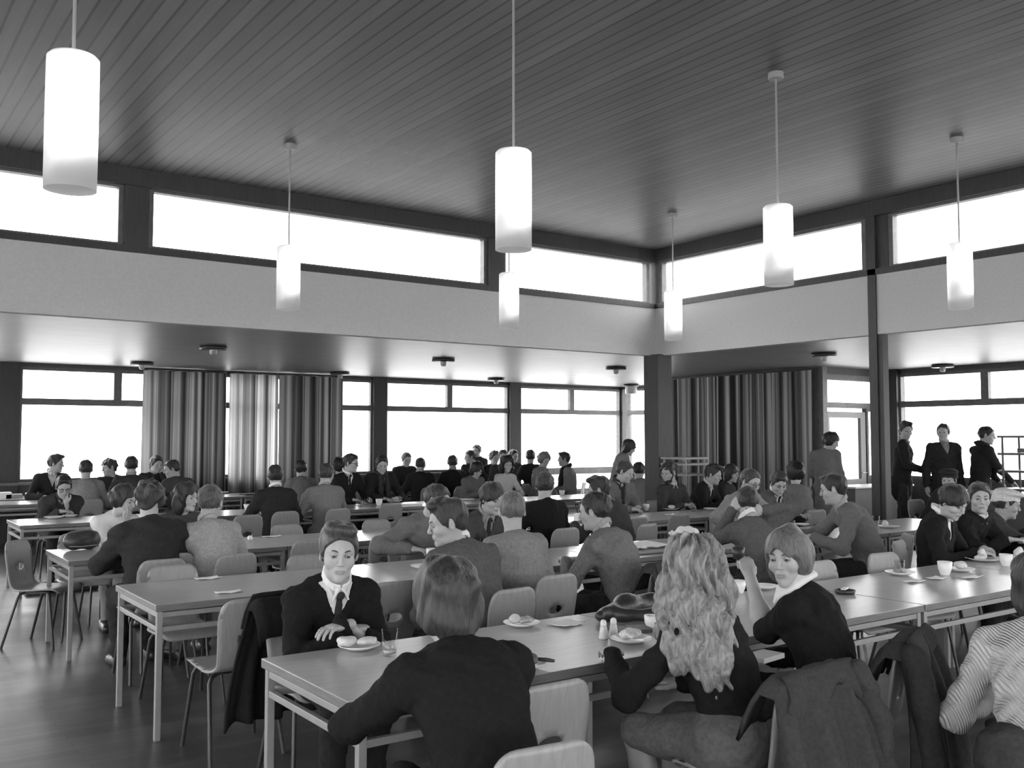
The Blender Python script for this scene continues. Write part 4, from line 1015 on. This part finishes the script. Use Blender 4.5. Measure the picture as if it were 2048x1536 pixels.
E6 = person('man in black jacket, back turned, beneath middle window', 905, 911, 13.6, 90, 178, 4, 0, 'short', .025, 'jacket', .016, ('table', 'table'), collar=.25)
E7 = person('man in left profile just in front of the tallest head', 940, 901, 15.0, B, -70, 6, 0, 'short', .04, 'jacket', .03, ('table', 'table'))
E8 = person('man whose head rises above the whole far group', 953, 890, 15.8, B, -30, 2, 0, 'short', .06, 'jacket', .03, ('side', 'side'), stand=True)
E10 = person('man in dark jacket right of the tallest head', 989, 901, 14.95, B, 30, 6, 0, 'curly', .035, 'jacket', .02, ('table', 'table'))
E11 = person('man in glasses in far group left of mullion', 1006, 899, 13.3, B, 10, 4, 0, 'crop', .04, 'jacket', .04, ('table', 'table'), glasses=True)
E12 = person('dark-haired man directly in front of a window mullion', 1027, 900, 15.4, B, 40, 4, 0, 'side', .02, 'jacket', .02, ('table', 'table'))
E14 = person('man in dark jacket, back turned, right of mullion', 1061, 900, 13.75, 90, 175, 4, 0, 'short', .025, 'jacket', .025, ('table', 'table'))
E15 = person('woman with fluffy fair hair looking down, far window', 1088, 905, 12.85, 290, 40, 16, 0, 'bouffant', .12, 'jumper', .2, ('lap', 'lap'), woman=True, skirt=.1)
E16 = person('man in pale jacket and dark scarf facing left, far window', 1128, 905, 13.3, 150, -80, 2, 0, 'side', .03, 'jacket', .20, ('front', 'lap'), scarf=.03)
# ---- standing at the right
M1 = person('woman in grey coat standing by the glazed door', 1662, 866, 8.35, 30, 75, 22, 0, 'bouffant', .015, 'coat', .13, ('front', 'front'), woman=True, stand=True, skirt=.06)
N1 = person('man in dark suit standing beside the tall dark column', 1811, 845, 7.9, 300, 25, 8, 0, 'quiff', .02, 'jacket', .018, ('front', 'front'), collar=.4, tie=.02, vneck=.2, stand=True)
N2 = person('man standing between suited man and roll-neck man at right window', 1886, 848, 7.4, 235, -10, 2, 0, 'short', .03, 'jacket', .022, ('side', 'side'), collar=.2, vneck=.15, stand=True)
N3 = person('man in dark roll-neck standing in right profile at counter', 1973, 854, 7.0, 330, 85, 10, 0, 'short', .02, 'jumper', .02, ('counter', 'counter'), stand=True, scarf=.02)
empty_chairs()
# ================================================================== things on the tables
def put(name, mb, m, x, y, z=T, label=None, cat=None, group=None, rz=0, bevel=0, solid=0):
    o = mb.build(name, m, None, bevel=bevel, solid=solid); o.location = (x, y, z); o.rotation_euler = (0, 0, rz)
    return tag(o, label, cat, group)
def plate(px, py, r, label, z=T):
    x, y, _ = at_z(px, py, z)
    mb = MB().lathe([(0, .004), (r*.6, .004), (r*.68, .009), (r, .020), (r*1.005, .023), (r*.97, .022), (r*.66, .0125), (r*.58, .009), (0, .009)], 32)
    return put('plate', mb, M_WHITE, x, y, z+.0005, label, 'plate', 'white plates on the tables'), x, y
def lump(name, m, x, y, z, r, label, cat, seed, noise=.2, group=None):
    s = Sculpt(); rnd = random.Random(seed)
    s.ell((0, 0, r[2]), r, k=.01)
    for i in range(4): s.ell((rnd.uniform(-.5, .5)*r[0], rnd.uniform(-.5, .5)*r[1], r[2]*rnd.uniform(.8, 1.35)), (r[0]*.5, r[1]*.5, r[2]*.55), k=.012)
    lo, hi = s.bounds(); s.fun(lambda X, Y_, Z: f32(.0)-Z+X*0+Y_*0, lo-.02, hi+.02)
    V, F = s.mesh(max(min(r)/7, .0028), smooth_noise(min(r)*noise, 2.2/min(r)*.9, seed))
    V[:, 2] -= V[:, 2].min()
    o = link(name, np_mesh(name, V, F, [m])); o.location = (x, y, z); return tag(o, label, cat, group)
def glass(px, py, h, r, label, fill=True):
    x, y, _ = at_z(px, py)
    rt = empty('drinking_glass', (x, y, T+.0005), 0, label, 'glass', 'drinking glasses')
    tb = MB().lathe([(0, 0), (r*.78, 0), (r*.80, .006), (r, h), (r-.0025, h), (r*.76, .010), (0, .010)], 28).build('tumbler', M_GLASS, rt)
    if fill: MB().lathe([(0, .0105), (r*.75, .0105), (r*.79, .022), (0, .022)], 24).build('drink', mat('drink_pale', .5, .1), tb)
    return rt
def cup(px, py, label, r=.042, h=.062, z=T, saucer=False, xy=None, m=None, a=.6):
    x, y, _ = at_z(px, py, z) if xy is None else (*xy, 0)
    rt = empty('cup', (x, y, z+.0005), a, label, 'cup', 'white cups')
    MB().lathe([(0, 0), (r*.6, 0), (r*.62, .004), (r*.9, h*.45), (r, h), (r-.003, h), (r*.86, h*.45), (r*.55, .007), (0, .007)], 28).build('bowl', m or M_WHITE, rt)
    MB().tube([(r*.93, 0, h*.82), (r*1.35, 0, h*.80), (r*1.5, 0, h*.52), (r*1.2, 0, h*.24), (r*.8, 0, h*.25)], .0042, 8).build('handle', m or M_WHITE, rt)
    return rt
def napkin(px, py, w, d, rz, label, z=T, fold=True):
    x, y, _ = at_z(px, py, z); P = []
    for i in range(9):
        row = []
        for j in range(7):
            a, b = i/8-.5, j/6-.5
            row.append((a*w, b*d, .002+.006*abs(a)*abs(b)*4+.0015*math.sin(9*a+4*b)))
        P.append(row)
    return put('paper_napkin', MB().grid(P), M_PAPER, x, y, z+.003, label, 'napkin', 'white paper napkins', R(rz), solid=.003)
def shaker(px, py, label):
    x, y, _ = at_z(px, py)
    rt = empty('shaker', (x, y, T+.0005), 0, label, 'shaker', 'salt and pepper pair')
    MB().lathe([(0, 0), (.021, 0), (.022, .006), (.015, .05), (.013, .058), (0, .058)], 20).build('glass_body', mat('milky_glass', .6, .15), rt)
    MB().lathe([(.0138, .0585), (.0145, .066), (.012, .078), (.005, .083), (0, .083)], 20).build('cap', M_WHITE, rt)
def knife(px, py, rz, label, z=T+.001):
    x, y, _ = at_z(px, py); rt = empty('table_knife', (x, y, z), R(rz), label, 'knife')
    MB().box((-.10, -.008, 0), (.0, .008, .003)).build('blade', M_CHROME, rt, bevel=.001)
    MB().tube([(.001, 0, .004), (.05, 0, .005), (.085, 0, .004)], [.006, .008, .006], 10).build('handle', M_DARKLEATHER, rt)
# --- front row
_, x, y = plate(718, 1299, .088, 'white plate with two bread rolls before folded arms')
lump('bread_roll', mat('roll_pale', .62, .8, .15, 30, .3), x-.045, y+.012, T+.0145, (.035, .03, .021), 'round bread roll, left of two on the nearest plate', 'bread', 3)
lump('bread_roll', mat('roll_pale', .62), x+.028, y-.008, T+.0145, (.042, .026, .017), 'long bread roll, right of two on the nearest plate', 'bread', 9)
glass(779, 1311, .105, .034, 'clear tumbler beside the plate of bread rolls')
_, x, y = plate(1043, 1253, .085, 'white plate of food left of the flat napkin, front row')
lump('food', mat('food_mid', .40, .7, .4, 40, .5), x+.02, y, T+.014, (.045, .035, .012), 'flat helping of food on plate beside flat napkin', 'food', 12)
lump('bread_roll', mat('roll_pale', .62), x-.03, y+.012, T+.014, (.026, .022, .018), 'small lump of bread on plate beside flat napkin', 'bread', 5)
napkin(1132, 1249, .15, .12, 12, 'square white napkin lying flat between plate and shakers')
shaker(1207, 1278, 'left white shaker of the pair on front row')
shaker(1227, 1274, 'right white shaker of the pair on front row')
_, x, y = plate(1262, 1285, .09, 'white plate of food right of the shakers')
lump('food', mat('food_pale', .6, .7, .25, 40, .5), x, y, T+.014, (.05, .042, .02), 'pale heap of food on plate right of the shakers', 'food', 21)
_, x, y = plate(1052, 1337, .075, 'plate of dark leftovers beside the nearest black jumper')
lump('food', M_FOOD, x, y, T+.013, (.042, .035, .016), 'dark leftovers on plate beside the nearest black jumper', 'food', 31, .3)
knife(1068, 1332, -62, 'dark-handled knife leaning on the plate of dark leftovers', T+.024)
# dark bag and notebooks on the table between the plate and the long-haired woman
def soft(name, pts, m, label, cat, h=.008, amp=.006, group=None, seed=2):
    s = Sculpt(); b = pts[0][0]
    for p, q, r0, r1 in pts: s.cone(np.array(p)-np.array(b), np.array(q)-np.array(b), r0, r1, k=.04)
    V, F = s.mesh(h, smooth_noise(amp, 45, seed)); zmin = V[:, 2].min()
    o = link(name, np_mesh(name, V, F, [m])); o.location = (b[0], b[1], b[2]); 
    return tag(o, label, cat, group), zmin
W_ = lambda px, py, dz=0.0: tuple(np.array(at_z(px, py, T))+np.array([0, 0, dz]))
o, _ = soft('folded_coat', [(W_(1200, 1247, .035), W_(1255, 1230, .05), .032, .045), (W_(1255, 1230, .05), W_(1320, 1222, .05), .045, .05), (W_(1240, 1243, .03), W_(1310, 1243, .03), .03, .032)], mat('shiny_dark_cloth', .03, .35, .3, 30, .4),
     'dark shiny folded coat lying across front row beside the shakers', 'coat')
x, y, _ = at_z(1262, 1262); put('notebook', MB().box((-.09, -.06, 0), (.09, .06, .014)), [mat('book_cover', .05, .5)], x, y, T+.0005, 'dark notebook under the food plate edge, beside folded coat', 'book', None, R(-14), .002)
cup(1302, 1257, 'white cup just left of long-haired woman', .032, .06)
x, y, _ = at_z(1527, 1318); put('notebook', MB().box((-.075, -.05, 0), (.075, .05, .02)), [mat('book_white', .6, .6)], x, y, T+.0005, 'pale book on table edge between the two women in black', 'book', None, R(8), .002)
cup(1478, 1186, 'pale cup under the raised forearm', .04, .07)
_, x, y = plate(1528, 1178, .08, 'plate half hidden behind the turned woman with fringe')
x, y, _ = at_z(1690, 1187); put('ashtray', MB().lathe([(0, .003), (.045, .003), (.055, .02), (.06, .02), (.05, 0), (0, 0)], 24), M_DARKLEATHER, x, y, T+.0005, 'dark ashtray at the table seam right of turned woman', 'ashtray')
put('paper_scrap', MB().box((-.035, -.012, 0), (.035, .012, .008)), M_PAPER, x+.012, y+.01, T+.0215, 'white paper scrap lying on the dark ashtray', 'paper', None, R(20))
_, x, y = plate(1800, 1150, .092, 'flat plate under the first glass on the right front table')
glass(1797, 1147, .085, .040, 'wide glass standing at the plate, right front table')
lump('food', mat('food_mid', .4), x+.05, y+.012, T+.014, (.022, .02, .011), 'crumb of food on the plate beside the wide glass', 'food', 44)
napkin(1828, 1164, .13, .07, -6, 'narrow napkin in front of the wide glass')
napkin(1873, 1158, .13, .075, 4, 'napkin nearest the white cup, right front table')
napkin(1944, 1156, .16, .06, 0, 'rightmost napkin on the right front table')
cup(1890, 1150, 'white cup before the plate with bun', .045, .085)
_, x, y = plate(1922, 1143, .085, 'plate with bun right of the white cup')
lump('bread_roll', mat('roll_pale', .62), x-.005, y, T+.014, (.04, .035, .026), 'bun on plate right of the white cup', 'bread', 51)
_, x, y = plate(1968, 1122, .125, 'large plate of food before the two dark-clad young men')
lump('food', mat('food_pale', .6), x-.05, y, T+.014, (.05, .04, .018), 'pale food on the left of the large plate', 'food', 61)
lump('bread_roll', mat('roll_pale', .62), x+.02, y+.02, T+.014, (.032, .028, .038), 'tall piece of bread on the large plate', 'bread', 63)
cup(2012, 1132, 'white cup right of the large plate', .043, .08)
_, x, y = plate(2040, 1122, .10, 'plate cut off by right edge, right front table')
lump('bread_roll', mat('roll_pale', .62), x-.01, y, T+.014, (.04, .03, .05), 'tall white heap on the plate cut off at right edge', 'bread', 65)
# --- second row
napkin(416, 1158, .15, .075, 6, 'napkin farther from camera on second-row table, left')
napkin(458, 1186, .15, .055, 2, 'napkin nearer the camera on second-row table, left')
_, x, y = plate(846, 1137, .085, 'small plate right of the young man in v-neck, second row')
cup(862, 1124, 'tall white beaker before the tweed forearm', .036, .095)
glass(968, 1108, .11, .034, 'tumbler in front of the heavy-fringed man', False)
glass(990, 1102, .10, .034, 'second tumbler in front of the heavy-fringed man', False)
x, y, _ = at_z(1290, 1094)
nb = empty('newspaper', (x, y, T+.001), R(-4), 'open white newspaper spread on second row, middle of room', 'newspaper')
P = [[(-.22+.44*i/10, -.15+.30*j/6, .012+.018*abs(math.sin(math.pi*(i/10)*2))*(.6+.4*j/6)) for j in range(7)] for i in range(11)]
MB().grid(P).build('sheet', mat('newsprint', .7, .85, .08, 25, .05), nb, solid=.004)
x, y, _ = at_z(1300, 1106); put('folder', MB().box((-.17, -.045, 0), (.17, .045, .010)), [mat('book_cover', .05)], x, y-.03, T+.0005, 'thin dark folder at edge before the newspaper', 'folder', None, R(-5), .002)
lump('crumpled_paper', M_PAPER, *at_z(1370, 1080)[:2], T+.0005, (.17, .09, .042), 'crumpled white paper heap above the wavy-haired head', 'paper', 77, .35)
cup(1418, 1082, 'white cup between crumpled paper and bowed head', .045, .06)
_, x, y = plate(1602, 1052, .085, 'plate at far edge of second row, left of tweed man')
cup(1582, 1055, 'dark mug before the tweed jacket man', .04, .07, m=mat('dark_mug', .05, .3))
_, x, y = plate(1778, 1056, .10, 'plate on second row just right of the tall column')
lump('food', mat('food_pale', .6), x-.02, y+.03, T+.014, (.04, .03, .03), 'pale heap on plate right of the tall column', 'food', 81)
glass(1752, 1052, .10, .034, 'glass by the foot of the tall column', False)
# --- third row
_, x, y = plate(1262, 1023, .105, 'plate before open grey jacket man')
lump('food', mat('food_mid', .4), x, y, T+.014, (.05, .04, .02), 'food on plate before open grey jacket man', 'food', 91)
cup(1292, 1021, 'white cup left of the bearded man', .042, .075)
_, x, y = plate(1342, 1020, .10, 'plate under the hands of the bearded man')
lump('food', mat('food_pale', .6), x+.01, y, T+.014, (.045, .04, .022), 'pale food under the hands of the bearded man', 'food', 93)
glass(1387, 1024, .105, .034, 'glass right of the bearded man', False)
napkin(1342, 1030, .14, .07, 0, 'napkin at table edge below the bearded man')
_, x, y = plate(1422, 1020, .09, 'plate before the leaning suited man')
x, y, _ = at_z(1160, 1043); o = put('paper_box', MB().box((-.06, -.035, 0), (.06, .035, .085)), [mat('box_white', .75, .6)], x, y, T+.0005, 'small white box between black jacket and grey-jumper man', 'box', None, R(5), .003)
napkin(545, 1074, .17, .07, 0, 'napkin on third row before the dark-suited man')
lump('salt_dish', M_WHITE, *at_z(500, 1082)[:2], T+.0005, (.022, .022, .022), 'small white pot beside pale jumper elbow', 'pot', 12, .05)
# dark bag on the left table
x, y, _ = at_z(167, 1101)
bg_ = empty('holdall_bag', (x, y+.06, T+.0005), 0, 'dark rounded leather bag on left end of third row', 'bag')
s = Sculpt(); s.ell((0, 0, .075), (.135, .055, .07), k=.02); s.ell((-.06, 0, .07), (.07, .055, .068), k=.02); s.ell((.06, 0, .07), (.07, .055, .068), k=.02); s.ell((0, 0, .12), (.115, .04, .03), k=.02)
lo, hi = s.bounds(); s.fun(lambda X, Y_, Z: f32(.001)-Z+X*0+Y_*0, lo-.02, hi+.02)
V, F = s.mesh(.007, smooth_noise(.003, 50, 4)); link('bag_body', np_mesh('bag_body', V, F, [M_DARKLEATHER]), bg_)
MB().tube([(-.06, -.03, .135), (-.055, -.05, .095), (0, -.066, .085), (.04, -.064, .09)], .006, 8).build('strap', M_BLACKTUBE, bg_)
MB().tube([(-.1, -.046, .035), (0, -.062, .03), (.1, -.046, .035)], .004, 8).build('zip', M_STEEL, bg_)
# --- fourth row
_, x, y = plate(108, 1037, .10, 'plate before the man in glasses, far left table')
_, x, y = plate(140, 1034, .08, 'plate under the writing hand of the man in glasses')
x, y, _ = at_z(815, 1012); put('paper_sheets', MB().box((-.16, -.10, 0), (.16, .10, .02)), M_PAPER, x, y, T+.0005, 'stack of white paper on fourth row, right of scarf-wearing man', 'paper', None, R(3))
glass(733, 1011, .10, .036, 'glass on fourth row before spectacled suited man, right one', False)
glass(720, 1014, .09, .034, 'glass on fourth row before spectacled suited man, left one', False)
cup(758, 1011, 'pale mug before scarf-wearing man', .045, .085)
_, x, y = plate(790, 1004, .10, 'plate before scarf-wearing man')
lump('food', mat('food_mid', .4), x, y, T+.014, (.05, .04, .03), 'food on plate before scarf-wearing man', 'food', 95)
_, x, y = plate(935, 1001, .11, 'plate under the bowed woman in grey jumper')
cup(1124, 990, 'small white cup right of the black jacket shoulder', .045, .07)
_, x, y = plate(1178, 988, .10, 'plate at right end of fourth row')
lump('food', mat('food_pale', .6), x-.06, y, T+.014, (.035, .03, .03), 'pale food on plate at right end of fourth row', 'food', 97)
_, x, y = plate(545, 1017, .09, 'plate left of the dark-suited elbow, fourth row')
cup(495, 1020, 'white cup at fourth row above pale jumper shoulder', .045, .07)
# --- window row and side table
for i, (px, py, w_, h_, lab) in enumerate([(12, 986, .16, .09, 'white box at extreme left of the window table'), (38, 988, .22, .06, 'low grey tray on far left window table'), (70, 986, .12, .07, 'white packet right of low tray on far left window table')]):
    x, y, _ = at_z(px, py+12); put('tray_box', MB().box((-w_/2, -.08, 0), (w_/2, .08, h_)), [mat('tray_grey', .3, .6) if i == 1 else mat('box_white', .75)], max(x, 1.4), 15.5, T+.0005, lab, 'box', 'boxes on the far left window table', 0, .004)
_, x, y = plate(440, 987, .13, 'plate on window row beneath the bright slit')
x, y, _ = at_z(487, 986); put('tray', MB().box((-.2, -.13, 0), (.2, .13, .018)), [M_DARKLEATHER], x, 14.35, T+.0005, 'dark tray on window row below glowing curtain', 'tray', None, 0, .004)
# --- raised dark cup in hand of the turned woman
hw = P4['wr'][-1]; fd = np.array(P4['wr'][-1])-np.array(P4['el'][-1]); fd = fd/np.linalg.norm(fd)
c_ = hw+fd*.095
cr = empty('dark_cup', (c_[0]-.01, c_[1]+.03, c_[2]-.005), .4, 'small dark cup held up by the turned woman with fringe', 'cup')
MB().lathe([(0, 0), (.022, 0), (.03, .05), (.027, .05), (.02, .004), (0, .004)], 24).build('bowl', M_DARKLEATHER, cr)
hw = E4['wr'][1]; rt = empty('drinking_glass', (hw[0], hw[1]-.05, hw[2]+.02), 0, 'glass held up by the man in dark coat, middle window', 'glass')
MB().lathe([(0, 0), (.028, 0), (.036, .10), (.033, .10), (.026, .008), (0, .008)], 20).build('tumbler', mat('pale_tumbler', .6, .2), rt)
# ================================================================== coats hung on chairs
def draped_coat(x, y, yaw, label, tone, w=.46, drop=.62, ztop=.80, seed=1, lean=.0, flare=.12, back=.275):
    """x,y seat centre of the chair; cloth hangs over its back"""
    root = empty('hanging_coat', (x, y, 0), R(yaw-90), label, 'coat', 'coats hung on chair backs')
    rnd = random.Random(seed); ph = [rnd.uniform(0, 6) for _ in range(5)]; nu, nv = 44, 26; P = []
    for i in range(nu+1):
        a = i/nu-.5; row = []
        for j in range(nv+1):
            t = j/nv
            if t < .14: s = (t-.14)/.14; yy = -back+.03+.11*(-s); zz = ztop+.012-.17*s*s; k = .15; ww = w*.9
            else:
                s = (t-.14)/.86; yy = -back-.012-.05*math.sin(min(s*3, 1.57))-.09*s; zz = ztop+.012-drop*s-.02*s*s; k = .2+.8*s; ww = w*.9+flare*s*w*2
            w_ = a*19+ph[0]+1.4*t+.8*math.sin(a*7+ph[1]); fold = (1.3*(1-2*abs(math.sin(w_*.5+.0))**1.4)+.55*math.sin(a*43+ph[1]-1.5*t)+.6*math.sin(a*11+ph[2]))*.034*k
            edge = max(0, abs(a)-.40)/.10
            row.append((a*ww+.02*math.sin(5*t+ph[3])*k, yy-fold+.09*edge*edge*k, zz-.05*edge*edge-(.03*math.sin(a*9+ph[4]))*max(0, t-.8)*5*.5))
        P.append(row)
    body = MB().grid(P).build('coat_body', cloth(tone), root, solid=.014)
    s = Sculpt(); q = 1 if seed % 2 else -1
    pts = [(q*w*.40, -back-.03, ztop-.03), (q*w*.52, -back-.07, ztop-.20), (q*w*.55, -back-.09, ztop-.40), (q*w*.50, -back-.10, ztop-.50)]
    for k in range(3): s.cone(pts[k], pts[k+1], .048-.005*k, .043-.005*k, k=.03)
    V, F = s.mesh(.011, smooth_noise(.006, 55, seed)); link('sleeve', np_mesh('sleeve', V, F, [cloth(tone)]), body)
    Q = []
    for i in range(31):
        a = i/30-.5; row = []
        for j in range(9):
            t = j/8; row.append((a*w*(.80+.16*t), -back-.004-.035*t-.022*math.sin(t*3.1)-.010*math.sin(a*14+ph[2])*t, ztop+.028-.115*t*(1+.45*math.sin(a*8+ph[3]))-.05*max(0, abs(a)-.38)))
        Q.append(row)
    MB().grid(Q).build('coat_collar', cloth(tone), body, solid=.012)
    return root
def on_chair(p, **k):
    c = p['pel']-p['f']*.035; b = math.degrees(math.atan2(p['f'][1], p['f'][0])); return draped_coat(c[0], c[1], b, **k)
on_chair(P3, label='heavy dark grey coat over the chair of the long-haired woman', tone=.045, w=.50, drop=.66, seed=3, flare=.2)
on_chair(P4, label='dark coat with long folds over the chair of the turned woman', tone=.03, w=.50, drop=.72, seed=6, flare=.36)
on_chair(J, label='dark jacket over the chair of the grey-jumper man', tone=.05, w=.48, drop=.45, seed=5)
on_chair(P1, label='black coat hanging beside the young man in v-neck', tone=.014, w=.5, drop=.6, seed=8)
# ================================================================== counter, racks, cabinets at the far right
def rack(x, y, rz, z0, w_, d_, levels, label, m, trays=True):
    r = empty('tray_rack', (x, y, z0), R(rz), label, 'rack')
    for sx in (-1, 1):
        for sy in (-1, 1): MB().tube([(sx*w_/2, sy*d_/2, 0), (sx*w_/2, sy*d_/2, levels[-1])], .014, 8).build('post', m, r)
    for z in levels:
        MB().box((-w_/2-.06, -d_/2-.01, z-.014), (w_/2+.06, d_/2+.01, z+.014)).build('shelf', m, r)
    return r
ct = empty('servery_counter', (11.9, 3.2, 0), 0, 'dark servery counter along the right window', 'counter')
MB().box((-.35, -4, 0), (.35, 3.55, .86)).build('carcass', mat('wall_panel_dark', .07), ct)
MB().box((-.40, -4.05, .861), (.40, 3.60, .90)).build('counter_top', mat('counter_top', .06, .3), ct, bevel=.004)
rack(11.85, 5.72, 90, .9005, .60, .4, [.05, .27, .48, .69], 'dark shelf rack on the counter at right edge', M_BLACKTUBE)
put('tray', MB().box((-.17, -.2, 0), (.17, .2, .05)), [M_DARKLEATHER], 11.85, 5.66, .9005+.485+.0145, 'dark tray in the upper shelf of the right rack', 'tray')
P = at_y(1364, 990, 9.3); rack(P[0], 9.25, 0, 0.001, .36, .4, [.35, .72, 1.08, 1.22, 1.30], 'pale tray trolley standing before the long curtain', mat('trolley_pale', .2, .4))
cb = empty('side_cabinet', (13.55, 9.1, 0), 0, 'low dark cabinet beneath the glazed door', 'cabinet')
MB().box((-.75, -.22, 0), (.75, .22, .80)).build('carcass', mat('wall_panel_dark', .07), cb); MB().box((-.78, -.25, .801), (.78, .25, .83)).build('cabinet_top', mat('cabinet_top', .55, .4), cb, bevel=.003)
put('tray_box', MB().box((-.1, -.06, 0), (.1, .06, .05)), [M_DARKLEATHER], 13.9, 9.1, .8305, 'small dark box on the low cabinet by the door', 'box', None, .1, .004)
for i, (px, py, lab) in enumerate([(1832, 968, 'uppermost white paper between the standing men'), (1836, 978, 'lower white paper between the standing men')]):
    pass
tr = empty('floor_tray', (2.05, 10.95, 0), 0, 'shallow dark-rimmed tray on the floor under far left table', 'tray')
MB().box((-.32, -.22, .001), (.32, .22, .018)).build('base', mat('tray_base', .5, .4), tr)
MB().tube([(-.33, -.23, .03), (.33, -.23, .03), (.33, .23, .03), (-.33, .23, .03)], .028, 8, closed=True).build('rim', M_BLACKTUBE, tr)
cam = bpy.data.cameras.new('camera'); co = bpy.data.objects.new('camera', cam); COL.objects.link(co)
cam.sensor_width = 36; cam.lens = 36*FPX/2048; cam.clip_start = .05; cam.clip_end = 400
co.location = (0, 0, EYE); co.rotation_euler = (R(90)+PITCH, 0, YAW-R(90))
sc = bpy.context.scene; sc.camera = co
sc.view_settings.view_transform = 'Standard'; sc.view_settings.look = 'None'; sc.view_settings.gamma = 1; sc.view_settings.use_curve_mapping = False
sc.view_settings.exposure = EXPOSURE
sc.cycles.max_bounces = 10; sc.cycles.diffuse_bounces = 5; sc.cycles.transparent_max_bounces = 16; sc.cycles.sample_clamp_indirect = 8; sc.cycles.use_denoising = True
